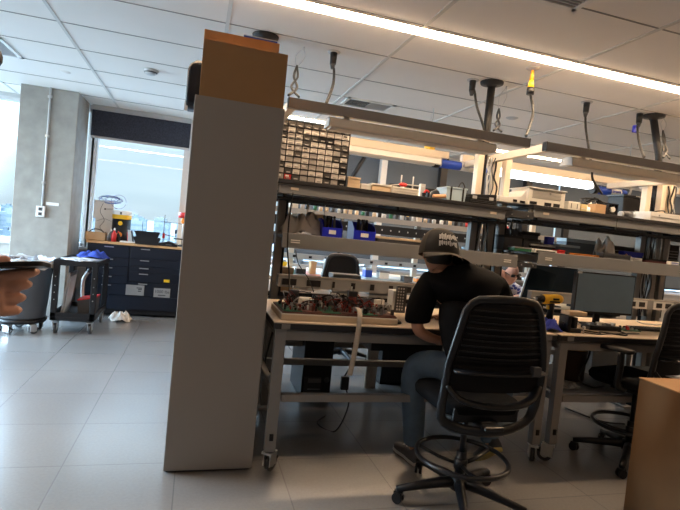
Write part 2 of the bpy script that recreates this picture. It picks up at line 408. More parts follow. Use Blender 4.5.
# ---------------------------------------------------------------- ceiling drops
def pole(x, lab, lean=0.0):
    t = thing('support_pole', lab, 'pole', (x, 4.07, 0), group='black ceiling poles')
    MB().tube([(lean, 0, 0), (lean, 0, 2.0), (lean*.8, 0, 2.55), (0, 0, CH-.03)], .034, n=18, m=M_blk).build('shaft', parent=t)
    MB().lathe([(.034, CH-.05), (.05, CH-.03), (.1, CH-.022), (.105, CH-.004), (.001, CH)], m=M_blk).build('flange', parent=t)
    MB().lathe([(.001, .0), (.1, .0), (.105, .018), (.04, .03)], c=(lean, 0, 0), m=M_blk).build('foot', parent=t)
pole(.40, 'black ceiling pole hidden by the tall grey cabinet, only its round ceiling flange showing')
pole(2.448, 'black pole with round ceiling flange near the middle of the benches')
pole(4.317, 'black pole with round ceiling flange beside the black tote', .16)
def drop(x, y, pts, lab, plug=M_blk, flange=True, extra=None):
    t = thing('power_drop', lab, 'cable', (x, y, CH))
    if flange: MB().lathe([(.001, -.008), (.05, -.008), (.055, 0)], m=M_lgt).build('ceiling_plate', parent=t)
    MB().cyl((0, 0, -.1), (0, 0, -.008), .026, .03, m=plug).cyl((0, 0, -.14), (0, 0, -.1), .014, .024, m=M_dark).build('plug', parent=t)
    MB().tube(bez([(0, 0, -.13)]+[p[0]-t.location for p in pts]), .011, m=M_cable).build('cord', parent=t)
    if extra: extra(t)
    return t
RZ = 2.292
drop(.976, 4.124, [(PT(334, 70, 4.05), ), (PT(333, 85, 3.75), ), (PT(326, 104, 3.28), )], 'black power cord dropping from the ceiling beside the tall cabinet onto the light rail')
drop(2.28, 4.115, [(PT(474, 90, 4.1), ), (PT(477, 107, 4.05), ), (PT(484, 130, 4.05), ), (PT(483, 150, 4.05), ), (PT(478, 180, 4.1), )], 'black power cord from the ceiling beside the middle black pole')
t = thing('power_drop', 'ceiling cord with a bright yellow and orange connector near the middle pole', 'cable', (2.519, 3.589, CH))
MB().lathe([(.001, -.008), (.05, -.008), (.055, 0)], m=M_lgt).build('ceiling_plate', parent=t)
MB().cyl((0, 0, -.1), (0, 0, -.02), .018, .01, m=M_orange).cyl((0, 0, -.16), (0, 0, -.1), .027, .016, m=M_yel).build('strain_relief', parent=t)
MB().cyl((0, 0, -.215), (0, 0, -.16), .03, m=M_blk).build('plug', parent=t)
MB().tube(bez([(0, 0, -.2)]+[PT(*q)-t.location for q in ((533, 110, 3.58), (531, 122, 3.45), (526, 136, 3.27))]), .011, m=M_cable).build('cord', parent=t)
drop(3.506, 4.082, [(PT(586, 130, 4.0), ), (PT(589, 150, 3.8), ), (PT(592, 168, 3.8), ), (PT(593, 180, 3.85), ), (PT(602, 194, 3.95), )], 'black power cord with thick plug hanging behind the second light rail to the shelf')
def bt(t): MB().box(-.06, .0, -.012, .012, -.2, -.13, M_blue).build('tag', parent=t)
drop(4.157, 4.085, [(PT(637.5, 128, 4.0), ), (PT(639, 142, 3.7), ), (PT(644, 157, 3.3), )], 'black power cord with a blue tag hanging beside the far right pole', flange=False, extra=bt)
def wireloop(x, y, A, B, lab):
    t = thing('hanging_wire', lab, 'wire', (x, y, CH)); o = Vector((x, y, CH)); A = PT(*A)-o; B = PT(*B)-o
    MB().cyl((0, 0, -.02), (0, 0, 0), .008, m=M_steel).tube(bez([(0, 0, -.01), A*.5+Vector((-.035, 0, 0)), A, A*.5+Vector((.035, 0, 0)), (0, 0, -.01)]), .0028, n=5, m=M_steel).build('loop', parent=t)
    MB().tube(bez([A, A*.6+B*.4+Vector((-.012, 0, 0)), A*.25+B*.75+Vector((.02, 0, 0)), B+Vector((-.03, 0, 0))]), .009, n=6, m=M_cable).tube(bez([A, A*.6+B*.4+Vector((.015, 0, 0)), A*.25+B*.75+Vector((-.02, 0, 0)), B+Vector((.04, 0, 0))]), .008, n=6, m=M_cable).build('cord', parent=t)
wireloop(.726, 4.149, (297, 66, 3.95), (293, 96, 3.3), 'thin steel wire loop and twisted black cord beside the cardboard box on the cabinet')
wireloop(2.62, 4.1, (499, 109, 4.05), (497, 131, 3.4), 'thin steel wire loop and cord hanging beside the middle pole')
wireloop(4.45, 4.07, (663, 131, 4.0), (666, 158, 3.3), 'thin steel wire loop and cord hanging beside the far right pole')

# ---------------------------------------------------------------- casters and tables
def caster(parent, x, y, r=.05, name='caster', turn=0.0):
    T = Matrix.Translation((x, y, 0)) @ Matrix.Rotation(turn, 4, 'Z')
    m = MB()
    m.cyl((-.014, 0.03, r), (.014, 0.03, r), r, n=20, m=M_dark, T=T).cyl((-.016, .03, r), (.016, .03, r), r*.55, n=14, m=M_lgt, T=T)
    m.box(-.024, -.018, -.02, .055, r-.012, r*2+.02, M_steel, T).box(.018, .024, -.02, .055, r-.012, r*2+.02, M_steel, T)
    m.box(-.032, .032, -.032, .045, r*2+.012, r*2+.026, M_steel, T).box(-.02, .02, .06, .085, r*1.2, r*1.5, M_blk, T)
    m.cyl((-.028, .03, r), (.028, .03, r), .007, m=M_steel, T=T)
    return m.build(name, parent=parent)
def work_table(x0, y0, lab, flip=False, leaf=M_top):
    t = thing('work_table', lab, 'table', (x0+.985 if not flip else x0, y0+.455, 0), PI if flip else 0, 'steel work tables on casters')
    w, d = .975, .455
    MB().box(-w, w, -d, d, .905, .912, leaf).box(-w+.001, w-.001, -d+.001, d-.001, .87, .905, M_shelf).build('tabletop', parent=t)
    f = MB()
    f.box(-w+.02, w-.02, -d+.035, -d+.075, .80, .86, M_frame).box(-w+.02, w-.02, d-.075, d-.035, .80, .86, M_frame)
    f.box(-w+.035, -w+.075, -d+.05, d-.05, .80, .86, M_frame).box(w-.075, w-.035, -d+.05, d-.05, .80, .86, M_frame)
    for xx in (-w+.1, 0, w-.1): f.box(xx-.03, xx+.03, -d+.04, d-.04, .86, .871, M_frame)
    f.build('apron', parent=t, bevel=.002)
    for sx in (-1, 1):
        for sy in (-1, 1):
            xx = sx*(w-.05); yy = sy*(d-.055)
            l = MB().box(xx-.032, xx+.032, yy-.026, yy+.026, .13, .871, M_frame).box(xx-.012, xx+.012, yy-.036*(1), yy-.024, .2, .24, M_blk)
            l = l.build('leg', parent=t, bevel=.003)
            caster(l, xx, yy, turn=random.uniform(-.9, .9))
    s = MB()
    s.box(-w+.09, w-.09, -d+.03, -d+.075, .43, .475, M_frame).box(-w+.09, w-.09, d-.075, d-.03, .43, .475, M_frame)
    s.box(-w+.04, -w+.08, -d+.08, d-.08, .43, .475, M_frame).box(w-.08, w-.04, -d+.08, d-.08, .43, .475, M_frame)
    s.build('stretcher', parent=t, bevel=.002)
    for xx in (-w+.07, w-.07): MB().box(xx-.025, xx+.025, -d-.004, -d+.001, .872, .9, M_frame).build('label_sticker', parent=t)
    return t
TA = work_table(.465, 2.84, 'pale-topped steel work table the man in the cap works at')
TB = work_table(2.455, 2.84, 'pale-topped steel work table carrying the monitor')
TC = work_table(4.445, 2.84, 'steel work table beyond the second office chair, mostly out of view')
work_table(.425+.985, 4.25, 'steel work table back to back behind the seated man', True)
work_table(2.43+.985, 4.25, 'steel work table back to back behind the monitor', True)
# lower shelf of the second table
t = MB().box(-.88, .88, -.38, .38, .476, .492, M_fascia).build('lower_shelf', parent=TB)

# ---------------------------------------------------------------- spine frames with shelves and light rails
def spine(x0, dz, lab, posts, fx, mx, rx, arms, fixtures):
    t = thing('shelving_unit', lab, 'shelf', (x0, 4.0, 0), group='bench shelf frames with light rails')
    for p_ in posts:
        m = MB()
        for za, zb, mm in ((0, 1.8+dz, M_frame), (1.8+dz, 2.3, M_cream)):  # upper post paler: glow of the ceiling strip painted into it
            m.box(p_-x0-.03, p_-x0+.03, -.035, -.005, za, zb, mm).box(p_-x0-.03, p_-x0-.014, -.005, .03, za, zb, mm).box(p_-x0+.014, p_-x0+.03, -.005, .03, za, zb, mm)
        m.box(p_-x0+.032, p_-x0+.05, -.03, .02, .92, 1.7+dz, M_blk)
        m.box(p_-x0-.05, p_-x0+.05, -.1, .13, 0, .02, M_frame)
        p = m.build('post', parent=t, bevel=.002)
    a, b = fx[0]-x0, fx[1]-x0
    # upper shelf: black slab, grey front, cable tracks underneath
    MB().box(a-.02, b+.06, -.3, .3, 1.785+dz, 1.815+dz, M_shelf).build('shelf_board', parent=t, bevel=.003)
    MB().box(a, b, -.29, -.27, 1.71+dz, 1.785+dz, M_fascia).box(a, b, -.27, -.2, 1.71+dz, 1.716+dz, M_fascia).box(a, b, .27, .29, 1.71+dz, 1.785+dz, M_fascia).build('shelf_front', parent=t, bevel=.003)
    tr = MB()
    for y in (-.255, -.13, .01, .16): tr.box(a, b+.06, y-.012, y+.012, 1.668+dz, 1.688+dz, M_blk)
    for q in (a+.05, (a+b)/2, b-.05): tr.box(q-.01, q+.01, -.26, .17, 1.688+dz, 1.786+dz, M_blk)
    tr.box(a, b+.06, -.24, -.2, 1.735+dz, 1.785+dz, M_rail).box(a, b+.06, .16, .2, 1.735+dz, 1.785+dz, M_rail)
    tr.build('cable_track', parent=t)
    for q in (a+.12, b-.12): MB().box(q-.03, q+.03, -.292, -.2895, 1.742+dz, 1.762+dz, M_rail).build('label_sticker', parent=t)
    # middle shelf
    a, b = mx[0]-x0, mx[1]-x0
    MB().box(a, b, -.28, .28, 1.385+dz, 1.405+dz, M_shelf).build('shelf_board', parent=t)
    MB().box(a, b, -.3, -.28, 1.31+dz, 1.42+dz, M_fascia).box(a, b, .28, .3, 1.31+dz, 1.42+dz, M_fascia).build('shelf_front', parent=t, bevel=.003)
    for q in (a+.1, b-.1): MB().box(q-.035, q+.035, -.3025, -.2995, 1.35+dz, 1.358+dz, M_paper).box(q-.035, q+.035, -.3025, -.2995, 1.366+dz, 1.374+dz, M_paper).build('label_sticker', parent=t)
    # outlet rail with sockets
    o = MB().box(a, b, -.26, -.2, 1.01+dz*.3, 1.095+dz*.3, M_fascia).box(a, b, -.262, -.2, 1.095+dz*.3, 1.105+dz*.3, M_grail).build('power_rail', parent=t, bevel=.002)
    for (q, wd, pale) in fixtures[1]:
        s = MB().box(q-x0-wd/2, q-x0+wd/2, -.264, -.258, 1.028+dz*.3, 1.076+dz*.3, M_blk)
        if pale:
            s = MB().box(q-x0-wd/2-.02, q-x0+wd/2+.02, -.266, -.258, 1.012+dz*.3, 1.09+dz*.3, M_lgt)
            for k in (-.28, .28): s.box(q-x0+wd*k-.035, q-x0+wd*k+.035, -.269, -.265, 1.03+dz*.3, 1.075+dz*.3, M_blk)
        s.build('socket', parent=o)
    # light rail (camera side)
    a, b = rx[0]-x0, rx[1]-x0
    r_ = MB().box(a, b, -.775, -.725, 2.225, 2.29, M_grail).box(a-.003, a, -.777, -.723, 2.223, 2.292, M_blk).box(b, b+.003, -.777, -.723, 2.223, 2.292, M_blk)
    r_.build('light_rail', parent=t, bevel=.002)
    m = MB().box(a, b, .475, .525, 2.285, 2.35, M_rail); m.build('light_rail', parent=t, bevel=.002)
    for q in arms: MB().box(q-x0-.025, q-x0+.025, -.725, .475, 2.225, 2.285, M_cream).build('cross_arm', parent=t, bevel=.002)
    return t
SA = spine(1.53, 0, 'shelf frame with overhead light rail behind the man in the cap, drawer organiser on it', (.64, 2.365), (.56, 2.50), (.62, 2.66), (.50, 2.31), (.53,),
   (None, [(.71, .11, 0), (.90, .11, 0), (1.06, .02, 0), (1.22, .035, 0), (1.38, .035, 0), (1.54, .035, 0), (1.70, .035, 0), (1.86, .035, 0), (2.1, .035, 0), (2.4, .035, 0)]))
SB = spine(3.4, .05, 'shelf frame with overhead light rail above the monitor, white computer case on it', (2.54, 2.65, 4.27), (2.78, 4.56), (2.87, 4.6), (2.46, 4.62), (2.5, 4.25),
   (None, [(2.98, .035, 0), (3.16, .035, 0), (3.34, .035, 0), (4.04, .2, 1), (4.36, .2, 1)]))
SCc = spine(5.4, .05, 'shelf frame at the far right edge carrying the white server case end', (4.46, 4.57, 6.2), (4.62, 6.5), (4.7, 6.5), (4.72, 6.5), (4.9,), (None, [(4.9, .2, 1)]))
# black splice brackets between the shelf fronts
for a, b, z0, z1, l in ((2.505, 2.775, 1.74, 1.80, 'black splice bracket joining the two grey upper shelf fronts'), (2.67, 2.865, 1.32, 1.36, 'dark bracket between the two grey middle shelf fronts')):
    t = thing('splice_bracket', l, 'bracket', ((a+b)/2, 3.72, z0)); w = (b-a)/2
    MB().box(-w, w, -.01, .004, 0, z1-z0, M_dark).box(-w, w, .004, .2, 0, .01, M_dark).build('plate', parent=t)
    MB().cyl((-w*.6, -.014, .02), (-w*.6, -.009, .02), .006, m=M_steel).cyl((w*.6, -.014, .02), (w*.6, -.009, .02), .006, m=M_steel).build('screw', parent=t)
# task lights
M_lens = mat('lens_off', (.78, .75, .7), .35)
M_lensn = mat('lens_lit', (1, 1, 1), .4, noise=-1, emit=(.93, .96, 1), estr=7)
def task_light(x0, x1, y, z, lab, lit=False, sgn=1):
    t = thing('task_light', lab, 'light', ((x0+x1)/2, y, z), group='bench task lights'); w = (x1-x0)/2
    poly = [(-.05*sgn, .0), (.09*sgn, 0.0), (.08*sgn, .035), (.05*sgn, .062), (-.03*sgn, .062), (-.05*sgn, .045)]
    MB().prism(poly, -w, w, 'X', M_hood).build('housing', parent=t, bevel=.003)
    MB().box(-w+.015, w-.015, min(-.035*sgn, .078*sgn), max(-.035*sgn, .078*sgn), -.008, .001).build('lens', M_lensn if lit else M_lens, t)
    for q in (-w+.12, w-.12): MB().box(q-.02, q+.02, -.02, .02, .06, 2.226-z, M_rail).build('hanger', parent=t)
    for q in (-w-.004, w): MB().prism(poly, q, q+.004, 'X', M_lgt).build('end_cap', parent=t)
    return t
task_light(.78, 2.03, 3.27, 2.15, 'unlit beige task light hanging under the rail above the seated man')
task_light(2.70, 4.55, 3.27, 2.15, 'long unlit beige task light under the second rail above the monitor')
def batten(x0, x1, y, z, lab, lit):
    t = thing('batten_light', lab, 'light', ((x0+x1)/2, y, z), group='batten lights on the back rail'); w = (x1-x0)/2
    MB().box(-w, w, -.05, .07, .07, .085, M_rail).box(-w-.006, -w, -.055, .075, 0, .085, M_lgt).box(w, w+.006, -.055, .075, 0, .085, M_lgt).build('housing', parent=t)
    MB().prism([(-.045, .07), (-.05, .02), (-.03, 0), (.05, 0), (.065, .02), (.06, .07)], -w, w, 'X', M_lensn if lit else M_wht).build('diffuser', parent=t)
batten(1.2, 2.22, 4.5, 2.2, 'unlit white batten light under the back rail beside the drawer organiser', False)
batten(2.82, 4.03, 4.5, 2.2, 'bright lit white batten light seen above the white computer case', True)
# blue printed tubes in line with the back lights
def btube(x0, x1, y, z, lab):
    t = thing('blue_tube', lab, 'tube', ((x0+x1)/2, y, z)); w = (x1-x0)/2
    MB().cyl((-w, 0, 0), (w, 0, 0), .042, n=20, m=M_blue2).build('sleeve', parent=t)
    MB().cyl((-w-.06, 0, 0), (-w, 0, 0), .048, n=20, m=M_blk).build('end_cap', parent=t)
    p = MB().cyl((-w*.1, 0, 0), (w*.62, 0, 0), .0432, n=20, m=M_print).build('white_panel', parent=t)
    q = MB(); 
    for k in range(7):
        xx = -w*.05+w*.6*k/7; q.box(xx, xx+.012, -.0446, -.043, -.012+.004*(k % 3), .014, M_blue2)
    q.build('faded_lettering', parent=t)
    MB().cyl((-w*.7, 0, .04), (-w*.7, 0, 2.29-z), .004, m=M_steel).cyl((w*.8, 0, .04), (w*.8, 0, 2.29-z), .004, m=M_steel).build('hanger', parent=t)
btube(2.22, 2.74, 4.5, 2.235, 'blue tube with white lettering hanging left of the beige posts')
btube(4.12, 4.5, 4.5, 2.2, 'shorter blue tube with white lettering hanging by the looped black cable')
def flasher(x, y, z, lab):
    t = thing('hazard_lamp', lab, 'lamp', (x, y, z))
    MB().lathe([(.001, 0), (.045, .0), (.05, .02), (.05, .06), (.04, .075), (.001, .078)], m=M_yel).build('cover', parent=t)
    MB().box(-.03, .03, -.03, .03, .075, .09, M_blk).cyl((.01, 0, -.02), (.01, 0, .0), .012, m=M_blk).build('socket', parent=t)
flasher(X(430, 150, 4.65), 4.65, 2.225-.075-.09+.08, 'round yellow plastic fitting under the rails right of the drawer organiser') if False else None
t = thing('ceiling_fitting', 'small round yellow-orange fitting hanging from the ceiling between the light rails', 'fitting', (X(430, 145, 5.2), 5.2, Z(430, 150, 5.2)))
MB().lathe([(.001, -.03), (.035, -.03), (.06, .0), (.062, .035), (.05, .05), (.001, .05)], m=M_yel).build('cover', parent=t)
MB().cyl((.0, 0, -.045), (.0, 0, -.03), .014, m=M_blk).cyl((0, 0, .05), (0, 0, CH-Z(430, 150, 5.2)), .006, m=M_lgt).build('stem', parent=t)
t = thing('ceiling_fitting', 'small flat yellow tag hanging from the ceiling beyond the second light rail', 'fitting', (X(628, 174, 5.2), 5.2, Z(628, 174, 5.2)))
MB().box(-.06, .06, -.03, .03, -.015, .01, M_yel).cyl((0, 0, .01), (0, 0, CH-Z(628, 174, 5.2)), .005, m=M_lgt).build('cover', parent=t)

# ---------------------------------------------------------------- office chairs
def office_chair(lab, loc, rz, ring=True, seat=.62, name='office_stool', basea=0.0, arms=False, label_group='black mesh-back office chairs'):
    """faces +Y"""
    t = thing(name, lab, 'chair', loc, rz, label_group)
    for k in range(5):
        a = math.radians(basea+72*k); c_, s_ = math.cos(a), math.sin(a)
        T = Matrix.Rotation(a, 4, 'Z')
        l = MB().tube([(.02, 0, .125), (.12, 0, .118), (.26, 0, .098), (.375, 0, .078)], .03, n=8, m=M_blk2, T=T, taper=[1.1, 1, .8, .6]).build('base_arm', parent=t)
        T2 = Matrix.Translation((.362*c_, .362*s_, 0)) @ Matrix.Rotation(a+.8, 4, 'Z')
        w = MB().cyl((-.022, 0, .03), (-.006, 0, .03), .03, n=16, m=M_blk, T=T2).cyl((.006, 0, .03), (.022, 0, .03), .03, n=16, m=M_blk, T=T2).cyl((0, 0, .03), (0, 0, .085), .01, m=M_dsteel, T=T2).box(-.014, .014, -.024, .024, .045, .064, M_blk, T2)
        w.build('caster', parent=l)
    MB().lathe([(.001, .085), (.05, .085), (.055, .11), (.05, .15), (.034, .16)], m=M_blk2).build('hub', parent=t)
    MB().cyl((0, 0, .15), (0, 0, .3), .03, m=M_blk2).cyl((0, 0, .3), (0, 0, seat-.09), .018, m=M_blk2).build('gas_column', parent=t)
    if ring:
        pts = [(.262*math.cos(2*PI*i/48), .262*math.sin(2*PI*i/48), .27) for i in range(48)]
        f = MB().tube(pts, .014, n=8, m=M_blk2, closed=True)
        for k in range(3):
            a = math.radians(20+120*k); f.tube([(.03*math.cos(a), .03*math.sin(a), .225), (.13*math.cos(a), .13*math.sin(a), .235), (.255*math.cos(a), .255*math.sin(a), .268)], .014, n=8, m=M_blk2, sy=.7)
        f.cyl((0, 0, .2), (0, 0, .26), .038, m=M_blk2); f.build('foot_ring', parent=t)
    MB().box(-.11, .11, -.13, .13, seat-.1, seat-.055, M_blk).box(-.05, .05, -.24, -.1, seat-.09, seat-.06, M_blk).cyl((.1, .03, seat-.08), (.25, .05, seat-.07), .006, m=M_blk).build('mechanism', parent=t, bevel=.01)
    # seat cushion
    st = MB(); prof = rrect(.5, .47, .11)
    lay = [(.9, seat-.055), (1.0, seat-.035), (1.02, seat-.005), (.97, seat+.018), (.7, seat+.025)]
    vs = []; n = len(prof)
    for (k, z) in lay: vs += [(p[0]*k, p[1]*k+.03, z) for p in prof]
    fs = [(j*n+i, j*n+(i+1) % n, (j+1)*n+(i+1) % n, (j+1)*n+i) for j in range(len(lay)-1) for i in range(n)]
    fs += [tuple(range(n)), tuple((len(lay)-1)*n+i for i in range(n))]
    st.add(vs, fs, M_seatfab, True); st.build('seat', parent=t)
    # back: curved frame + mesh with ribs
    H0, H1 = seat-.1, seat+.58
    def bp(u, v):  # u -1..1, v 0..1
        z = H0+(H1-H0)*v
        wdt = .265 if v < .1 else (.285 if v < .45 else .285-.085*((v-.45)/.55)**1.3)
        if v < .14: wdt = .285*(1-.22*((.14-v)/.14)**2.2)
        y = -.245 - .05*math.sin(v*PI*.9) + .035*u*u*1.6 - .08*max(0, v-.5)
        return Vector((u*wdt, y, z))
    loop = []
    for i in range(9): loop.append(bp(1, .08+.82*i/8))
    loop += [bp(.93, .955), bp(.8, .985), bp(.4, 1.0), bp(0, 1.003), bp(-.4, 1.0), bp(-.8, .985), bp(-.93, .955)]
    for i in range(9): loop.append(bp(-1, .9-.82*i/8))
    loop += [bp(-.98, .04), bp(-.9, .012), bp(-.7, -.008), bp(-.35, -.014), bp(0, -.016), bp(.35, -.014), bp(.7, -.008), bp(.9, .012), bp(.98, .04)]
    MB().tube(loop, .019, n=8, m=M_blk2, closed=True, sy=1.4).build('back_frame', parent=t)
    # mesh sheet
    mb = MB(); nu, nv = 14, 44; vs = []
    for j in range(nv+1):
        v = .30+.68*j/nv; rip = .006*math.sin(j*PI/2.0) if v > .5 else 0
        for i in range(nu+1):
            u = -1+2*i/nu; p = bp(u*.97, v); vs.append((p.x, p.y+rip+.006, p.z))
    for j in range(nv+1):
        v = .30+.68*j/nv
        for i in range(nu+1):
            u = -1+2*i/nu; p = bp(u*.97, v); vs.append((p.x, p.y+.014, p.z))
    o_ = (nu+1)*(nv+1)
    for j in range(nv):
        for i in range(nu):
            a_ = j*(nu+1)+i; q = (a_, a_+1, a_+nu+2, a_+nu+1); mb.f.append(list(q)); mb.mi.append(0); mb.sm.append(True); mb.f.append([k+o_ for k in q][::-1]); mb.mi.append(0); mb.sm.append(True)
    mb.v = [Vector(v) for v in vs]; mb.mats = [M_mesh]
    mb.build('backrest', parent=t)
    rb = MB()
    for j in range(9):
        v = .56+.044*j; rb.tube([bp(u*.9, v)+Vector((0, -.004, 0)) for u in (-1, -.6, -.2, .2, .6, 1)], .0055, n=6, m=M_blk2, sy=.7)
    rb.build('back_slats', parent=t)
    # lumbar band, lower yoke, bottom shell
    MB().tube([bp(u*.92, .46)+Vector((0, -.012, 0)) for u in (-1, -.6, -.2, .2, .6, 1)], .05, n=10, m=M_blk2, sy=.22).build('lumbar_band', parent=t)
    MB().box(.15, .2, -.345, -.31, H0+.31, H0+.36, M_dark).build('lumbar_tab', parent=t, bevel=.004)
    MB().tube(bez([bp(-.97, .34), bp(-.75, .25)+Vector((0, -.02, 0)), bp(-.3, .215)+Vector((0, -.035, 0)), bp(.3, .215)+Vector((0, -.035, 0)), bp(.75, .25)+Vector((0, -.02, 0)), bp(.97, .34)], 5), .026, n=10, m=M_blk2, sy=.6).build('back_yoke', parent=t)
    MB().box(-.2, .2, -.2, -.18, H0+.02, H0+.1, M_blk2).box(-.06, .06, -.29, -.1, H0+.005, H0+.03, M_blk2).build('back_bracket', parent=t, bevel=.01)
    if not arms and ring: t.scale = (.96, 1, 1)
    if arms:
        for sx in (-1, 1):
            a = MB().tube(bez([(sx*.2, -.02, seat-.06), (sx*.29, -.02, seat-.02), (sx*.3, -.03, seat+.1), (sx*.29, -.02, seat+.2)], 5), .022, n=8, m=M_blk2, sy=1.3).build('arm_post', parent=t)
            vs = rrect(.09, .26, .04); n = len(vs)
            MB().prism([(p[0]+sx*.28, p[1]+.03) for p in vs], seat+.205, seat+.235, 'Z', M_blk).build('armrest', parent=t, bevel=.01)
    return t
office_chair('tall black mesh-back drafting stool with foot ring that the man in the cap sits on', (1.54, 2.45, 0), math.radians(-1), basea=31, arms=False)
office_chair('black mesh-back office chair with armrests behind the cardboard box', (3.17, 2.85, 0), math.radians(15), basea=131, arms=True, seat=.62)
oc = office_chair('black ribbed-back office chair standing in the aisle beyond the drawer organiser', (1.70, 5.42, 0), math.radians(185), ring=False, seat=.62, basea=20); oc.scale = (.86, .9, 1)

# cables bundled along the uprights
def riser(x, y, z0, z1, n, lab, seed):
    t = thing('cable_riser', lab, 'cable', (x, y, 0)); rd = random.Random(seed)
    for k in range(n):
        x_ = rd.uniform(-.05, .05); pts = [(x_+rd.uniform(-.015, .015), rd.uniform(-.02, .02), z0+(z1-z0)*q/5) for q in range(6)]
        MB().tube(bez(pts, 4), rd.choice([.006, .008, .005]), n=6, m=rd.choice([M_cable, M_cable, M_dark, M_lgt])).build('cord', parent=t)
    return t
riser(2.46, 3.92, 1.83, 2.25, 4, 'cords tied between the cream posts above the upper shelf by the middle pole', 1)
riser(4.52, 3.93, 1.9, 2.25, 4, 'cords tied between the cream posts above the white server chassis', 2)
riser(2.46, 3.95, .93, 1.7, 7, 'dark cords running down the middle uprights behind the shoulder of the seated man', 3)
riser(4.36, 3.95, .93, 1.72, 7, 'dark cords running down the uprights right of the monitor', 4)
riser(2.75, 3.97, 1.43, 1.74, 4, 'dark cords hanging beside the crates on the middle shelf', 5)
# ---------------------------------------------------------------- tall cabinet and what sits on it
t = thing('storage_cabinet', 'tall plain grey-brown storage cabinet standing at the end of the near bench', 'cabinet', (.184, 2.914, 0))
MB().box(-.25, .25, 0, .5, 0.015, 2.135).build('body', M_cab, t, bevel=.003)
MB().box(-.25, -.246+.49, .5, .518, .06, 2.12).build('door', M_cab, t, bevel=.002)
MB().box(-.235, .235, .02, .48, 0, .015).build('plinth', M_shelf, t)
t = thing('storage_cabinet', 'unseen dark cabinet added behind the tall grey-brown one to block window light', 'cabinet', (.17, 3.46, 0))  # hidden cabinet, added to keep window light from under the benches
MB().box(-.24, .22, 0, 1.5, .03, 2.05, M_dark).box(-.23, .21, .02, 1.48, 0, .03, M_shelf).build('body', parent=t, bevel=.003)
for k in range(2): MB().box(.221, .236, .02+.75*k, .73+.75*k, .06, 2.0, M_dark).cyl((.236, .66+.15*k, 1.0), (.25, .66+.15*k, 1.0), .012, m=M_steel).build('door', parent=t)
t = thing('cardboard_box', 'plain brown cardboard box lying on top of the tall grey cabinet', 'box', (.19, 2.925, 2.136))
MB().box(-.235, .235, 0, .3, 0, .31, M_card).build('box_body', parent=t, bevel=.002)
MB().box(-.235, .235, .148, .152, .31, .3125, M_card2).build('flap', parent=t)
t = thing('cardboard_box', 'second thinner brown carton with a blue edge standing behind the box on the cabinet', 'box', (.185, 3.24, 2.136))
MB().box(-.235, .225, 0, .09, 0, .475, M_card).build('box_body', parent=t, bevel=.002)
MB().box(0.0, .21, -.002, .092, .475, .483, M_blue2).box(0, .21, -.002, .092, .483, .489, M_ltblue).build('blue_edge', parent=t)
t = thing('black_bag', 'dark navy bag slumped against the side of the box on top of the cabinet', 'bag', (-.062, 3.32, 2.136))
b = MB(); ring = []
for j, (sc, sx, z) in enumerate([(.9, .0, .0), (1, 0, .04), (1.0, 0, .14), (1, .0, .22), (.97, .008, .25), (.8, .03, .28)]):
    ring += [(p[0]*sc+sx, p[1]*sc, z) for p in rrect(.13, .2, .02)]
n = 24
b.add(ring, [(j*n+i, j*n+(i+1) % n, (j+1)*n+(i+1) % n, (j+1)*n+i) for j in range(5) for i in range(n)]+[tuple(range(n)), tuple(5*n+i for i in range(n))], M_navy, True)
b.build('bag_body', parent=t)
MB().box(-.068, -.05, -.08, -.02, -.03, .03, M_paper).build('white_tag', parent=t)
# ---------------------------------------------------------------- foreground carton
t = thing('cardboard_box', 'big brown cardboard box standing on the floor in the near right corner', 'box', (2.785, 1.83, 0), math.radians(-3))
MB().box(-.315, .33, -.38, .38, 0, .80, M_card3).build('box_body', parent=t, bevel=.004)
MB().box(-.317, -.003, -.382, .382, .80, .805, M_card4).box(.003, .332, -.382, .382, .80, .805, M_card4).build('flap', parent=t)
MB().box(-.03, .03, -.383, .383, .805, .8062, M_pbag).build('packing_tape', parent=t)

# ---------------------------------------------------------------- tool chest by the window
t = thing('tool_chest', 'long dark navy drawer chest with a wooden top under the window', 'tool chest', (-.4, 7.78, 0))
MB().box(-1.0, .9, -.25, .22, .1, 1.0, M_navy).build('body', parent=t, bevel=.004)
MB().box(-1.02, .92, -.27, .24, 1.0, 1.035).build('worktop', wood('chest_wood', (.5, .27, .12), (.6, .36, .17), 4), t, bevel=.004)
MB().box(-.98, .88, -.22, .2, .03, .1, M_blk).build('plinth', parent=t)
for xx in (-.9, .8):
    for yy in (-.18, .15): caster(t, xx, yy-.03, .045)
for (xa, xb, zz) in [(-.99, -.46, (.3, .46, .58, .7, .82, .99)), (-.45, .24, (.3, .5, .64, .72, .83, .99)), (.25, .89, (.3, .44, .58, .7, .84, .99))]:
    for a, b_ in zip(zz[:-1], zz[1:]):
        d = MB().box(xa+.005, xb-.005, -.262, -.25, a+.006, b_-.006, M_navy).build('drawer', parent=t, bevel=.002)
        w = .06
        MB().box((xa+xb)/2-w-(.15 if xa > -.5 else 0), (xa+xb)/2+w-(.15 if xa > -.5 else 0), -.275, -.262, b_-.032, b_-.02, M_steel).build('handle', parent=d)
MB().box(-.99, .89, -.262, -.25, .105, .295, M_navy).build('lower_panel', parent=t)
p = MB().box(-.47, -.23, -.268, -.262, .31, .455, M_steel).build('label_plate', parent=t)
q = MB()
for k, (a, b_, c_) in enumerate([(-.33, .41, .07), (-.31, .39, .05), (-.31, .365, .04)]): q.box(a, a+c_, -.2695, -.268, b_, b_+.012, M_dark)
q.build('faded_lettering', parent=p)
p = MB().box(-.10, .12, -.268, -.262, .30, .43, M_steel).build('label_plate', parent=t)
text('lettering', '1000 lbs', .06, M_dark, p, (.01, -.2685, .38))
MB().box(-.04, .06, -.2695, -.268, .325, .337, M_dark).build('faded_lettering', parent=p)
MB().box(.02, .1, -.27, -.262, .52, .56, M_yel).build('sticker', parent=t)
CZ = 1.036
def cx(x, y=230): return X(x, y, 7.7)
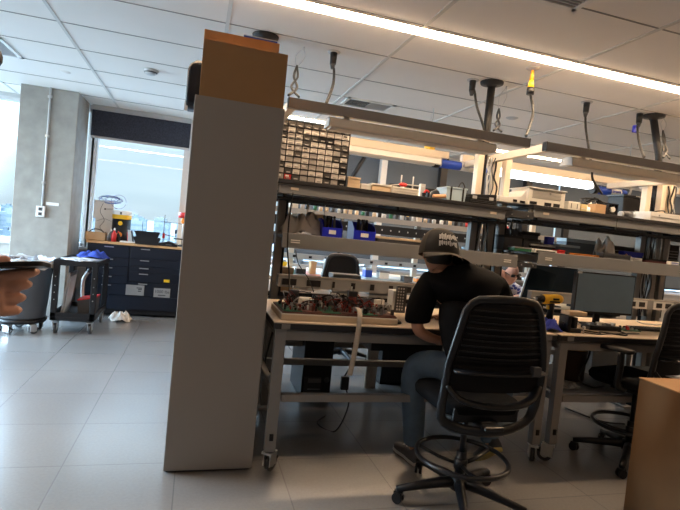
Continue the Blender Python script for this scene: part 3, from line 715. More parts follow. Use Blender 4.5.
# white cable board
t = thing('cable_board', 'white panel board with thin cables looping over its top, on the tool chest', 'panel', (cx(102), 7.85, CZ))
MB().box(-.12, .12, -.02, .02, .0, .33, M_wht).box(-.15, .11, -.026, .014, .3, .56, M_wht).build('panel', parent=t, bevel=.004)
MB().cyl((.0, -.03, .44), (.0, -.026, .44), .012, m=M_blk).cyl((.03, -.03, .1), (.03, -.026, .1), .012, m=M_blk).build('knob', parent=t)
w = MB()
w.tube(bez([(-.03, -.03, .52), (-.06, -.035, .4), (.0, -.035, .28), (-.05, -.035, .18), (.02, -.035, .1)]), .003, n=5, m=M_dark)
w.tube(bez([(.0, -.03, .44), (.1, -.04, .45), (.16, -.03, .46)]), .003, n=5, m=M_dark)
w.tube(bez([(-.1, -.03, .26), (0, -.035, .3), (.1, -.035, .27)]), .002, n=5, m=M_dark).build('wire', parent=t)
w = MB()
for k in range(9):
    a = random.uniform(0, 6); r1 = random.uniform(.05, .12)
    w.tube([(.06+random.uniform(-.02, .02)+r1*1.3*math.cos(a+s_*.42), -.03+.02*math.sin(s_), .57+.45*r1*math.sin(a+s_*.42)+.01*k/3) for s_ in range(16)], .0035, n=5, m=M_blue2 if k % 2 else M_ltblue)
w.tube([(.17+.1*math.cos(s_*.4), -.03, .56+.1*math.sin(s_*.4)) for s_ in range(16)], .0025, n=5, m=M_blue2)
w.tube([(-.2+.07*math.cos(s_*.4), -.03, .52+.06*math.sin(s_*.4)) for s_ in range(14)], .0025, n=5, m=M_ltblue)
w.build('cable_tangle', parent=t)
t = thing('barrel', 'black drum with a yellow-white band round its top standing by the window', 'barrel', (cx(120), 7.8, CZ))
MB().lathe([(.001, 0), (.125, 0), (.13, .02), (.125, .035), (.125, .33), (.001, .33)], m=M_blk, n=28).build('body', parent=t)
MB().lathe([(.128, .32), (.13, .33), (.13, .38)], m=M_yel, n=28).lathe([(.13, .38), (.13, .43), (.12, .44), (.001, .44)], m=M_paper, n=28).build('top_band', parent=t)
MB().lathe([(.001, 0), (.03, .002)], c=(0, -.128, .26), m=M_yel, axis='Y').lathe([(.001, 0), (.035, .002)], c=(0, -.128, .1), m=M_orange, axis='Y').build('round_sticker', parent=t)
MB().box(-.012, .012, -.134, -.13, .385, .42, M_dark).build('emblem', parent=t)
t = thing('small_carton', 'low open brown cardboard box at the end of the tool chest top', 'box', (cx(97, 236), 7.62, CZ))
c = MB(); c.box(-.13, .13, -.06, .06, 0, .006, M_card2); c.box(-.13, .13, -.06, -.054, 0, .11, M_card2); c.box(-.13, .13, .054, .06, 0, .11, M_card2); c.box(-.13, -.124, -.06, .06, 0, .11, M_card2); c.box(.124, .13, -.06, .06, 0, .11, M_card2)
c.build('box_body', parent=t); MB().tube(bez([(-.1, 0, .1), (-.03, 0, .15), (.06, 0, .14), (.11, 0, .09)]), .008, m=M_dark).build('contents', parent=t)
def bottle(x, y, z, h, r, m, lab, cap=M_wht, name='bottle'):
    t = thing(name, lab, 'bottle', (x, y, z))
    MB().lathe([(.001, 0), (r, 0), (r, h*.6), (r*.4, h*.75), (r*.3, h*.85)], m=m, n=16).build('body', parent=t)
    MB().lathe([(r*.4, h*.83), (r*.4, h*.93), (r*.12, h), (.001, h)], m=cap, n=12).build('cap', parent=t); return t
bottle(cx(112, 236), 7.6, CZ, .17, .03, M_dark, 'dark squeeze bottle before the black drum on the tool chest')
bottle(cx(115.5, 236), 7.57, CZ, .19, .032, M_red, 'red squeeze bottle with white nozzle before the black drum')
bottle(cx(119, 236), 7.62, CZ, .15, .028, M_blk, 'small black bottle just beside the red squeeze bottle', M_red)
t = thing('tape_dispenser', 'black and white upright device with a red stripe right of the black drum', 'device', (cx(130, 236), 7.6, CZ))
MB().box(-.11, .09, -.05, .05, 0, .02, M_wht).build('base', parent=t, bevel=.004)
MB().prism([(-.01, .02), (.05, .02), (.02, .17), (-.02, .18)], -.03, .03, 'Y', M_lgt).build('body', parent=t)
MB().prism([(.05, .02), (.07, .02), (.035, .18), (.02, .17)], -.031, .031, 'Y', M_dark).prism([(-.02, .02), (-.01, .02), (-.018, .15), (-.026, .15)], -.032, .032, 'Y', M_red).build('stripe', parent=t)
def tray(x, y, z, w, d, h, m, lab, name='tray'):
    t = thing(name, lab, 'tray', (x, y, z))
    MB().prism([(-w*.4, 0), (w*.4, 0), (w*.5, h), (w*.46, h), (w*.37, h*.15), (-w*.37, h*.15), (-w*.46, h), (-w*.5, h)], -d/2, d/2, 'Y', m).build('body', parent=t)
    for yy in (-d/2-.004, d/2): MB().prism([(-w*.4, 0), (w*.4, 0), (w*.5, h), (-w*.5, h)], yy, yy+.004, 'Y', m).build('end_wall', parent=t)
    return t
tray(cx(148, 240), 7.6, CZ, .36, .22, .1, M_blk, 'lower black plastic tray on the tool chest')
tray(cx(148, 240), 7.6, CZ+.1, .34, .22, .08, M_blk2, 'upper black plastic tray stacked on the other black tray')
t = thing('black_case', 'low black wedge-shaped case beside the stacked trays on the chest', 'case', (cx(168, 243), 7.6, CZ))
MB().prism([(-.14, 0), (.14, 0), (.14, .03), (.02, .075), (-.14, .03)], -.1, .1, 'Y', M_blk).build('body', parent=t, bevel=.004)
MB().box(-.02, .06, -.105, -.1, .015, .03, M_dsteel).build('latch', parent=t)
t = thing('helping_hand_stand', 'thin wire stand with a red clip on the window side of the tool chest', 'stand', (cx(163, 237), 7.75, CZ))
MB().cyl((0, 0, 0), (0, 0, .44), .006, m=M_dark).cyl((-.05, 0, .34), (.28, 0, .33), .005, m=M_dark).cyl((0, 0, .16), (.17, 0, .13), .005, m=M_dark).cyl((.17, 0, .13), (.17, 0, .22), .005, m=M_dark).build('rods', parent=t)
MB().box(-.05, .05, -.04, .04, 0, .015, M_blk).build('base', parent=t)
MB().box(-.012, .022, -.012, .012, .1, .17, M_red).build('clip', parent=t); MB().box(.155, .185, -.012, .012, .18, .24, M_blk).build('clip', parent=t)
t = thing('desk_lamp', 'small lamp with a red shade and amber bulb on the chest beside the tall cabinet', 'lamp', (cx(182, 240), 7.72, CZ))
MB().lathe([(.001, 0), (.07, 0), (.07, .02), (.02, .03)], m=M_blk).cyl((0, 0, .02), (0, 0, .4), .014, m=M_lgt).build('stand', parent=t)
MB().lathe([(.03, .5), (.075, .5), (.08, .42), (.07, .42), (.06, .48), (.001, .5)], m=M_red).build('shade', parent=t)
MB().ball((0, 0, .38), .035, M_orange, sc=(1, 1, 1.3)).build('bulb', parent=t)
MB().box(-.12, .04, -.03, .03, .1, .118, M_blk).build('side_tray', parent=t)
# blue cloth on the cart, small heap on floor
def cloth(name, lab, cat, loc, w, d, h, m, seed, rz=0):
    rnd = random.Random(seed); N = 16; vs = []
    ph = [rnd.uniform(0, 6) for _ in range(6)]
    for j in range(N+1):
        for i in range(N+1):
            u, v = i/N*2-1, j/N*2-1; r = math.hypot(u, v)
            f = max(0, 1-r*r*.75)
            z = h*(min(1, f*1.5)*(.6+.3*math.sin(6*u+ph[0])*math.cos(5*v+ph[1])+.25*math.sin(11*v+ph[2]+5*u)))+.006
            k = 1+.12*math.sin(3*math.atan2(v, u)+ph[3])+.06*math.sin(7*math.atan2(v, u)+ph[4])
            sq = max(abs(u), abs(v))/max(r, 1e-6)
            z *= rnd.uniform(.72, 1.15)
            vs.append((u*w/2*k*sq+rnd.uniform(-.01, .01)*w, v*d/2*k*sq+rnd.uniform(-.01, .01)*d, max(z, .004)))
    mb = MB(); mb.add(vs, [(j*(N+1)+i, j*(N+1)+i+1, (j+1)*(N+1)+i+1, (j+1)*(N+1)+i) for j in range(N) for i in range(N)], m, True)
    o = mb.build(name); o.location = loc; o.rotation_euler = (0, 0, rz)
    s = o.modifiers.new('thick', 'SOLIDIFY'); s.thickness = .004; s.offset = 1
    return tag(o, lab, cat)
# ---------------------------------------------------------------- service cart
t = thing('service_cart', 'black plastic two-shelf service cart on casters before the tool chest', 'cart', (-1.27, 6.68, 0))
w, d = .23, .40
c = MB().box(-w, w, -d, d, .79, .835, M_blk).box(-w, w, -d, -d+.02, .83, .855, M_blk).box(-w, w, d-.02, d, .83, .855, M_blk).box(-w, -w+.02, -d, d, .83, .855, M_blk).box(w-.02, w, -d, d, .83, .855, M_blk)
c.box(-w+.02, w-.02, -d+.02, d-.02, .833, .838, M_gry); c.build('top_tray', parent=t, bevel=.004)
MB().box(-w, w, -d, d, .16, .2, M_blk).box(-w, w, -d, -d+.02, .2, .25, M_blk).box(-w, w, d-.02, d, .2, .25, M_blk).box(w-.02, w, -d, d, .2, .25, M_blk).box(-w, -w+.02, -d, d, .2, .25, M_blk).build('bottom_tray', parent=t, bevel=.004)
for sx in (-1, 1):
    for sy in (-1, 1):
        l = MB().box(sx*w-(.06 if sx > 0 else 0), sx*w+(0 if sx > 0 else .06), sy*d-(.06 if sy > 0 else 0), sy*d+(0 if sy > 0 else .06), .16, .8, M_blk)
        o = l.build('corner_post', parent=t, bevel=.006)
        r_ = MB()
        for z in (.4, .48, .56, .66): r_.cyl((sx*(w-.03), sy*d-.004, z), (sx*(w-.03), sy*d+.004, z), .006, m=M_steel)
        r_.build('rivet', parent=o)
        caster(t, sx*(w-.05), sy*(d-.06), .058)
fold = thing('leaning_board', 'pale grey flat panel leaning inside the black service cart', 'panel', (-1.4, 6.5, .204))
MB().box(-.012, .012, -.17, .2, 0, .5, M_gry, Matrix.Rotation(.12, 4, 'Y')).box(.012, .016, -.14, .17, .03, .46, M_lgt, Matrix.Rotation(.12, 4, 'Y')).build('board', parent=fold)
tb = thing('tool_bin', 'black bin with a red rim on the lower shelf of the service cart', 'bin', (-1.17, 6.62, .204))
MB().prism([(-.085, 0), (.09, 0), (.1, .2), (-.1, .16)], -.13, .13, 'Y', M_dark).build('body', parent=tb)
MB().prism([(-.1, .16), (.1, .2), (.1, .215), (-.1, .175)], -.135, .135, 'Y', M_red).build('rim', parent=tb)
hs = thing('grey_hose', 'curved grey hose standing up in the service cart', 'hose', (-1.25, 6.8, .204))
MB().tube(bez([(0, 0, 0), (-.03, 0, .2), (-.03, 0, .38), (.02, 0, .48)]), .02, m=M_lgt).cyl((.02, 0, .47), (.05, 0, .53), .028, m=M_dark).build('hose', parent=hs)
cloth('blue_jacket', 'blue cloth jacket heaped on the far end of the service cart', 'jacket', (-1.2, 6.95, .84), .36, .26, .09, mat('blue_cloth', (.02, .05, .32), .85, bump=.3), 3)
cloth('plastic_sheet', 'clear plastic sheeting lying on top of the service cart', 'sheet', (-1.28, 6.5, .84), .36, .42, .02, M_liner, 5)
# rubbish heap under the chest
cloth('crumpled_bag', 'crumpled silvery plastic bag on the floor between cart and tool chest', 'bag', (-.86, 7.2, 0), .28, .22, .13, M_pbag, 9)
# ---------------------------------------------------------------- waste bin
t = thing('waste_bin', 'large round dark grey waste bin on a wheeled dolly at the left edge', 'bin', (-1.815, 6.42, 0))
MB().lathe([(.001, .155), (.22, .155), (.235, .18), (.28, .76), (.3, .77), (.3, .805), (.285, .81), (.27, .76), (.22, .2), (.001, .19)], m=M_bin, n=40).build('body', parent=t)
for a in (.3, PI+.3):
    MB().box(-.05, .05, .27, .33, .66, .74, M_bin, Matrix.Rotation(a-PI/2, 4, 'Z')).build('handle', parent=t, bevel=.008)
d_ = MB().lathe([(.001, .115), (.24, .115), (.25, .13), (.25, .16), (.235, .16), (.001, .15)], m=M_blk, n=32).build('dolly', parent=t)
for k in range(5):
    a = 2*PI*k/5+.5; caster(d_, .2*math.cos(a), .2*math.sin(a)-.03, .042, turn=a)
b = MB(); n = 48; prof = [(.24, .6), (.276, .79), (.292, .835), (.31, .83), (.314, .77), (.312, .74)]
vs = []
for j, (r, z) in enumerate(prof):
    for i in range(n):
        a = 2*PI*i/n; wv = .012*math.sin(9*a+j)+.008*math.sin(17*a+2*j)
        vs.append(((r+wv*.6)*math.cos(a), (r+wv*.6)*math.sin(a), z+wv))
b.add(vs, [(j*n+i, j*n+(i+1) % n, (j+1)*n+(i+1) % n, (j+1)*n+i) for j in range(len(prof)-1) for i in range(n)], M_liner, True)
b.build('liner', parent=t)
rb = cloth('crumpled_packaging', 'crumpled dark plastic rubbish filling the grey waste bin', 'rubbish', (-1.815, 6.42, .70), .48, .48, .14, mat('grey_rubbish', (.2, .2, .22), .4, bump=.6, nscale=30), 11)

# ---------------------------------------------------------------- drawer organiser
TS = 1.8155   # top of the upper shelf, first frame
t = thing('drawer_organiser', 'black small-parts organiser with many clear drawers on the upper shelf', 'organiser', (.80, 3.86, TS))
W, H, nc, nr = .54, .435, 9, 10
c = MB(); cw = W/nc; rh = H/nr
for i in range(nc+1): c.box(-W/2+i*cw-.0035, -W/2+i*cw+.0035, -.13, .1, 0, H, M_blk)
for j in range(nr+1): c.box(-W/2, W/2, -.13, .1, j*rh-.0035, j*rh+.0035, M_blk)
c.box(-W/2, W/2, .09, .1, 0, H, M_blk).box(-W/2-.006, -W/2, -.134, .1, 0, H+.006, M_blk).box(W/2, W/2+.006, -.134, .1, 0, H+.006, M_blk).box(-W/2, W/2, -.134, .1, H, H+.006, M_blk)
c.build('case', parent=t)
rd = random.Random(4)
red = M_red
for j in range(nr):
    for i in range(nc):
        x0 = -W/2+i*cw+.004; x1 = x0+cw-.008; z0 = j*rh+.004; z1 = z0+rh-.008
        v = rd.random()
        fill = M_drawerp if v < .3 + .2*(j < 5) else (M_drawerd if v > .82 else M_drawer)
        if i in (5, 6) and j in (7,): fill = M_blk
        if (i, j) in ((8, 0), (8, 1), (8, 2)): fill = M_blk if j != 1 else M_drawerp
        if i < 2 and j == 0: fill = red if i == 1 else M_drawer
        if j == 9: fill = M_drawerd
        d = MB().box(x0, x1, -.13, .08, z0, z1-.004, fill).box(x0, x1, -.135, -.13, z0, z1, fill)
        d.box(x0+.012, x1-.012, -.147, -.135, z0+.004, z0+.012, M_drawer)
        if rd.random() < .22: d.box(x0+.008, x0+.035, -.1358, -.135, z1-.018, z1-.006, M_paper if rd.random() < .5 else M_drawerd)
        d.build('drawer', parent=t)

# ---------------------------------------------------------------- things on the upper shelves
def at_x(px_, py_, Y): return X(px_, py_, Y)
def block(name, lab, cat, pa, pb, py_, Y, h, dep, z, m, group=None, detail=None, bev=.003, rz=0):
    x0, x1 = X(pa, py_, Y), X(pb, py_, Y)
    t = thing(name, lab, cat, ((x0+x1)/2, Y+dep/2, z), rz, group); w = (x1-x0)/2
    MB().box(-w, w, -dep/2, dep/2, 0, h, m).build('body', parent=t, bevel=bev)
    if detail: detail(t, w, dep/2, h)
    return t
def lid(m2=M_pine, o=.004, hh=.012):
    def f(t, w, d, h): MB().box(-w-o, w+o, -d-o, d+o, h-hh, h+.002, m2).build('lid', parent=t, bevel=.001)
    return f
def lines(m2, k, zs=(.3, .7), vert=False):
    def f(t, w, d, h):
        b_ = MB()
        for i in range(k):
            if vert: xx = -w+2*w*(i+.5)/k; b_.box(xx-.003, xx+.003, -d-.0025, -d+.001, h*zs[0], h*zs[1], m2)
            else:
                zz = h*(zs[0]+(zs[1]-zs[0])*i/max(1, k-1)); b_.box(-w*.85, w*.85, -d-.0025, -d+.001, zz-.003, zz+.003, m2)
        b_.build('front_lines', parent=t)
    return f
block('wooden_box', 'pale pine box right beside the drawer organiser on the upper shelf', 'box', 347.5, 360, 183, 3.80, .09, .16, TS, M_pine, detail=lid())
block('foam_block', 'low pale foam block between the two pine boxes on the upper shelf', 'block', 361, 371, 186, 3.80, .05, .14, TS, M_ivory, detail=lid(M_paper, .002))
block('wooden_box', 'longer low pine box in front of the propeller model on the upper shelf', 'box', 372, 391, 186, 3.82, .065, .15, TS, M_pine, detail=lid(M_ivory))
block('foam_tray', 'white moulded foam tray under the propeller model on the upper shelf', 'tray', 392.5, 419, 190, 3.79, .06, .2, TS, M_ivory, detail=lines(M_pbag, 2, (.4, .8)))
# propeller / rotor model
t = thing('propeller_model', 'small rotor model with a red hub and thin white sticks above the foam tray', 'model', (X(407, 182, 3.95), 4.03, TS))
MB().cyl((0, 0, 0), (0, 0, .1), .02, .012, m=M_lgt).build('stand', parent=t)
MB().ball((0, 0, .11), .025, M_red, sc=(1.6, 1, .7)).build('hub', parent=t)
for a_, l_ in ((.02, .2), (PI-.2, .2)):
    MB().box(.02, l_, -.008, .008, -.003, .003, M_ivory, Matrix.Translation((0, 0, .115)) @ Matrix.Rotation(-a_ if a_ < 1 else a_, 4, 'Y')).build('blade', parent=t)
for xx in (-.02, .09): MB().cyl((xx, 0, .08), (xx, 0, .19), .006, m=M_lgt).build('upright_stick', parent=t)
t = thing('red_clamp', 'small red and black clamp beside the white foam tray on the upper shelf', 'clamp', (X(426, 190, 3.85), 3.85, TS))
MB().box(-.03, -.012, -.015, .015, 0, .045, M_blk).box(.012, .03, -.015, .015, 0, .05, M_blk).build('jaw', parent=t)
MB().tube(bez([(-.02, 0, .03), (0, 0, .065), (.03, 0, .055)]), .009, m=M_red).build('handle', parent=t)
t = thing('tan_tool', 'tan rounded hand tool lying before the pale blue caddy on the upper shelf', 'tool', (X(440, 194, 3.8), 3.80, TS+.018))
MB().tube(bez([(-.06, 0, 0), (0, 0, .008), (.07, .02, .02)]), .018, m=mat('tan_grip', (.62, .36, .2), .5)).build('grip', parent=t)
t = thing('black_helmet', 'black domed cover behind the tan tool on the upper shelf', 'cover', (X(442, 190, 3.98), 4.0, TS))
MB().lathe([(.11, 0), (.108, .04), (.085, .085), (.045, .105), (.001, .11)], m=M_blk2).lathe([(.11, 0), (.125, .0), (.125, .008), (.108, .01)], m=M_blk).build('shell', parent=t)
t = thing('storage_caddy', 'pale blue plastic caddy with black straps on the upper shelf', 'caddy', (X(457, 196, 3.78), 3.88, TS))
MB().prism([(-.085, 0), (.085, 0), (.095, .11), (-.095, .11)], -.09, .09, 'Y', M_ltblue).build('body', parent=t, bevel=.008)
MB().box(-.1, .1, -.095, .095, .105, .117, M_ltblue).build('rim', parent=t, bevel=.003)
MB().box(-.06, -.048, -.098, .098, 0, .12, M_blk).build('strap', parent=t); MB().box(.052, .064, -.098, .098, 0, .12, M_blk).build('strap', parent=t)
t = thing('thin_hoop', 'thin black wire hoop standing behind the pale blue caddy', 'hoop', (X(466, 175, 4.0), 4.05, TS))
MB().tube(bez([(-.03, 0, 0), (-.035, 0, .14), (0, 0, .2), (.035, 0, .14), (.03, 0, 0)]), .005, n=6, m=M_blk).build('hoop', parent=t)
t = thing('equipment_case', 'long black ridged equipment case between caddy and white tank on the upper shelf', 'case', (X(483, 198, 3.78), 3.87, TS))
MB().box(-.125, .135, -.09, .09, 0, .06, M_blk).prism([(-.125, .06), (.135, .06), (.135, .10), (-.125, .078)], -.085, .085, 'Y', M_blk2).build('body', parent=t, bevel=.004)
MB().box(-.1, -.06, -.095, -.09, .045, .07, M_lgt).build('latch', parent=t); MB().box(.06, .1, -.095, -.09, .045, .07, M_lgt).build('latch', parent=t)
lines_ = MB()
for z in (.018, .032): lines_.box(-.12, .13, -.093, -.09, z, z+.005, M_dark)
lines_.build('ridge', parent=t)
TS2 = 1.8655
t = thing('white_housing', 'white saddle-shaped plastic housing left of the perforated computer case', 'housing', (X(513, 200, 3.8)+.02, 3.92, TS2-.0))
MB().prism([(-.16, 0), (.13, 0), (.13, .125), (.1, .125), (.06, .07), (-.03, .055), (-.1, .05), (-.16, .055)], -.12, .12, 'Y', M_wht).build('body', parent=t, bevel=.005)
MB().box(-.02, .02, -.123, -.12, .012, .034, M_blk).build('port', parent=t); MB().box(.05, .1, -.123, -.12, .01, .03, M_blk).build('port', parent=t)
t = thing('computer_case', 'white computer case with a perforated side lying on the upper shelf', 'computer case', (X(547, 204, 3.76), 3.9, TS2))
MB().box(-.19, .19, -.13, .13, 0, .15, M_ivory).build('chassis', parent=t, bevel=.004)
MB().box(-.2, .2, -.14, .15, .15, .158, M_wht).build('top_cover', parent=t, bevel=.002)
h_ = MB()
for j in range(6):
    for i in range(17): h_.box(-.15+i*.0175+(j % 2)*.008, -.15+i*.0175+(j % 2)*.008+.008, -.1325, -.129, .065+j*.013, .073+j*.013, M_dark)
h_.build('perforation', parent=t)
MB().box(-.17, -.1, -.134, -.129, .01, .035, M_blk).build('port', parent=t); MB().box(-.02, .14, -.134, -.129, .008, .038, M_blk).box(.05, .07, -.135, -.129, .0, .05, M_ivory).cyl((.03, -.134, .118), (.03, -.129, .118), .009, m=M_blk).build('port', parent=t)
block('white_adapter', 'cream plastic adapter with two dark windows right of the computer case', 'device', 568, 580, 208, 3.78, .08, .12, TS2, M_ivory, detail=lines(M_dark, 2, (.25, .8), True))
block('yellowed_connector', 'small yellowed plastic connector beside the cream adapter', 'connector', 581, 587, 209, 3.78, .07, .1, TS2, mat('yellowed', (.75, .6, .3), .5), detail=lines(M_wht, 1, (.4, .8)))
cloth('white_bag', 'crumpled white bag beside the cardboard cube on the upper shelf', 'bag', (X(592, 210, 3.85), 3.86, TS2), .14, .14, .09, M_paper, 21)
block('cardboard_cube', 'little cardboard cube beside the black fan on the upper shelf', 'box', 595, 605.5, 212, 3.76, .085, .1, TS2, M_card2, detail=lid(M_card2, .001, .02))
t = thing('cooling_fan', 'square black cooling fan with a white hub on the upper shelf', 'fan', (X(613, 212, 3.76), 3.78, TS2))
f = MB(); 
for a, b_, c_, d_ in ((-.055, -.045, 0, .11), (.045, .055, 0, .11)): f.box(a, b_, -.02, .03, c_, d_, M_blk)
f.box(-.055, .055, -.02, .03, 0, .01, M_blk).box(-.055, .055, -.02, .03, .1, .11, M_blk).box(-.05, .05, .02, .028, .0, .11, M_blk).build('frame', parent=t)
for k in range(7):
    MB().box(.02, .046, -.002, .002, -.009, .009, M_dark, Matrix.Translation((0, -.002, .055)) @ Matrix.Rotation(2*PI*k/7, 4, 'Y') @ Matrix.Rotation(.6, 4, 'X')).build('blade', parent=t)
MB().cyl((0, -.021, .055), (0, .01, .055), .024, m=M_wht, n=20).build('hub', parent=t)
MB().tube(bez([(-.05, -.02, .02), (-.04, -.11, -.01), (-.02, -.1, -.12), (.02, -.1, -.17)]), .003, n=5, m=M_cable).build('lead', parent=t)
t = thing('motor_assembly', 'small grey metal motor and gears before the black tote', 'motor', (X(630, 213, 3.8), 3.84, TS2))
MB().cyl((-.05, 0, .035), (.03, 0, .035), .032, m=M_dsteel).box(.03, .05, -.03, .03, 0, .07, M_gry).build('motor', parent=t)
MB().cyl((.05, 0, .035), (.09, 0, .035), .02, m=M_steel).cyl((-.075, 0, .03), (-.055, 0, .03), .03, m=M_lgt).build('gear', parent=t)
t = thing('server_chassis', 'long white server chassis at the right end of the upper shelf', 'server', (X(668, 218, 3.76)+.08, 3.835, TS2))
MB().box(-.34, .36, -.12, .12, 0, .08, M_wht).build('chassis', parent=t, bevel=.003)
MB().box(-.33, .35, -.123, -.12, .034, .037, M_gry).cyl((-.24, -.125, .05), (-.24, -.12, .05), .006, m=M_gry).cyl((.1, -.125, .05), (.1, -.12, .05), .006, m=M_gry).build('seam', parent=t)
MB().tube(bez([(-.3, -.1, .08), (-.2, -.12, .1), (-.1, -.08, .085), (.1, -.12, .095), (.3, -.1, .085)]), .006, n=6, m=M_cable).build('cable', parent=t)
t = thing('black_tote', 'large black plastic tote with faint white lettering behind the far right posts', 'tote', (X(640, 198, 4.12)-.02, 4.22, TS2))
MB().prism([(-.17, 0), (.19, 0), (.21, .25), (-.19, .25)], -.1, .1, 'Y', M_blk).build('body', parent=t, bevel=.006)
MB().box(-.2, .22, -.11, .11, .25, .27, M_blk2).build('lid', parent=t, bevel=.004)
q = MB()
for k in range(9): q.box(-.04+k*.018, -.028+k*.018, -.112, -.11, .258-.002*(k%3), .266, M_lgt)
q.box(-.03,.14,-.1015,-.1,.11,.118,M_lgt).build('faded_lettering', parent=t)
t = thing('cable_bundle', 'knot of black cables on the upper shelf behind the cardboard cube', 'cable', (X(597, 200, 4.0), 4.02, TS2+.06)); rd = random.Random(8)
w_ = MB()
for k in range(7):
    a = rd.uniform(0, 6); w_.tube([(.1*math.cos(a+s_*.5)*rd.uniform(.8, 1.1)+.02*k-.06, .05*math.sin(s_*.9+k), .05+.06*math.sin(a+s_*.5)-.005*k) for s_ in range(14)], .007, n=6, m=M_cable)
w_.build('loops', parent=t)
t = thing('looped_cable', 'black and white braided cable looping up beside the black tote', 'cable', (X(625, 190, 4.2), 4.25, TS2))
MB().tube(bez([(-.2, 0, .06), (-.05, 0, .1), (.06, 0, .2), (.12, 0, .36), (.12, .2, .42)]), .012, m=mat('braid', (.25, .25, .25), .6, noise=.9, nscale=90)).build('cable', parent=t)

# ---------------------------------------------------------------- middle shelves
MS = 1.4055
t = thing('plastic_bag_heap', 'heap of crumpled clear plastic bags on the middle shelf by the tall cabinet', 'bag', (X(305, 235, 3.85), 3.9, MS))
b = MB(); rd = random.Random(2); 
cl_ = cloth("bag_film", None, None, (0, 0, 0), .36, .22, .17, M_pbag, 31); cl_.parent = t
def bin_(lab, pa, pb, Y, z, m=M_blue, fill='tools', h=.125):
    x0, x1 = X(pa, 235, Y), X(pb, 235, Y); t = thing('parts_bin', lab, 'bin', ((x0+x1)/2, Y+.09, z), group='blue parts bins'); w = (x1-x0)/2
    b_ = MB(); b_.box(-w, w, -.09, .09, 0, .006, m)
    b_.prism([(-.09, 0), (.09, 0), (.09, h*1.25), (-.02, h*1.25), (-.09, h*.75)], -w, -w+.005, 'X', m).prism([(-.09, 0), (.09, 0), (.09, h*1.25), (-.02, h*1.25), (-.09, h*.75)], w-.005, w, 'X', m)
    b_.box(-w, w, -.092, -.087, 0, h*.7, m).box(-w, w, .086, .09, 0, h*1.25, m)
    b_.build('body', parent=t, bevel=.001)
    MB().box(-w*.35, w*.35, -.094, -.091, h*.3, h*.55, M_paper).build('label_card', parent=t)
    return t, w
b1, w = bin_('blue parts bin full of black pliers, nearer the tall cabinet', 322, 342, 3.76, MS)
b2, w = bin_('blue parts bin full of upright black tools beside the wood strips', 353.5, 375.5, 3.76, MS)
for (bb, sd, lab) in ((b1, 1, 'black tool handle sticking out of the blue bin nearer the tall cabinet'), (b2, 2, 'black tool handle sticking up from the blue bin beside the wood strips')):
    rd = random.Random(sd)
    for k in range(7):
        l = bb.location; px_ = l.x+rd.uniform(-.05, .05); py_ = l.y+rd.uniform(-.04, .05)
        o = MB(); tx, ty = rd.uniform(-.03, .03), rd.uniform(-.02, .02)
        o.tube(bez([(0, 0, 0), (tx*.3, ty*.3, .08), (tx, ty, .16)], 4), .009, n=7, m=M_blk if k % 3 else M_dsteel, taper=[.4, .6, .8, 1, 1.2, 1.2, 1.2, 1.1, .9])
        o.ball((tx, ty, .16), .012, M_blk if k % 2 else M_dark, n=8)
        o = o.build('hand_tool'); o.location = (px_, py_, MS+.008); tag(o, lab, 'tool', 'tool handles in the blue bins' + (' by the wood' if sd == 2 else ' by the cabinet'))
for k in range(4):
    Lg = .5-.04*k; o = MB().box(-Lg/2, Lg/2, -.02, .02, 0, .018).build('wood_strip', M_pine, bevel=.002)
    o.location = (X(402, 235, 3.8)+.02*k, 3.79+.045*k, MS+.0+.0*k); o.rotation_euler = (0, 0, .03*k-.03)
    tag(o, 'flat pale wood strip lying on the middle shelf beside the blue bin', 'wood strip', 'wood strips on the middle shelf')
    o.location.z = MS+.04
sup = thing('spacer_board', 'dark board under the wood strips on the middle shelf', 'board', (X(402, 238, 3.8), 3.86, MS))
MB().box(-.22, .22, -.09, .09, 0, .012, M_dark).box(-.22, .22, -.09, -.08, .012, .0395, M_dark).box(-.22, .22, .08, .09, .012, .0395, M_dark).build('body', parent=sup)
t = thing('name_block', 'small pale wooden block hanging under the upper shelf above the plastic bags', 'block', (X(316, 214, 3.95), 3.95, 1.555))
MB().box(-.08, .08, -.015, .015, 0, .035, M_pine).box(-.05, .0, -.0165, -.015, .014, .02, M_dark).build('block', parent=t)
MB().cyl((-.07, 0, .035), (-.07, 0, .145), .003, m=M_steel).cyl((.07, 0, .035), (.07, 0, .145), .003, m=M_steel).build('wire', parent=t)
# cables hanging by the cabinet
t = thing('hanging_cable', 'pair of black cables hanging down beside the tall cabinet from the upper shelf', 'cable', (.66, 3.66, 0))
MB().tube(bez([(0, 0, 1.72), (-.01, 0, 1.5), (.0, 0, 1.3), (.03, -.01, 1.1), (.03, -.1, .93)]), .006, n=6, m=M_cable).tube(bez([(.06, 0, 1.3), (.09, -.01, 1.2), (.17, -.02, 1.1), (.22, -.04, 1.0)]), .004, n=6, m=M_cable).build('cord', parent=t)

MS2 = 1.4555
block('black_printer', 'black rounded desktop unit under the upper shelf behind the circuit stack', 'printer', 503, 519, 222, 4.06, .2, .2, MS2, M_blk2, detail=lid(M_dark, .004, .05), bev=.02)
block('black_projector', 'dark grey rounded unit beside the black desktop unit under the upper shelf', 'projector', 523, 541, 224, 4.06, .19, .2, MS2, M_dark, detail=lid(M_blk, .004, .03), bev=.02)
block('steel_blue_box', 'long steel-blue box behind the blue-grey case on the middle shelf', 'box', 567, 598, 238, 4.08, .17, .14, MS2, mat('steel_blue', (.08, .13, .19), .4), detail=lid(M_ltblue, .003, .03))
block('black_instrument', 'black instrument behind the clear bag on the middle shelf', 'instrument', 600, 640, 240, 4.08, .15, .14, MS2, M_blk, detail=lines(M_gry, 3))
block('small_white_box', 'tiny white and blue box under the upper shelf right of the dark rounded unit', 'box', 549, 555, 231, 3.98, .16, .05, MS2, M_wht, detail=lid(M_blue, .002, .07))
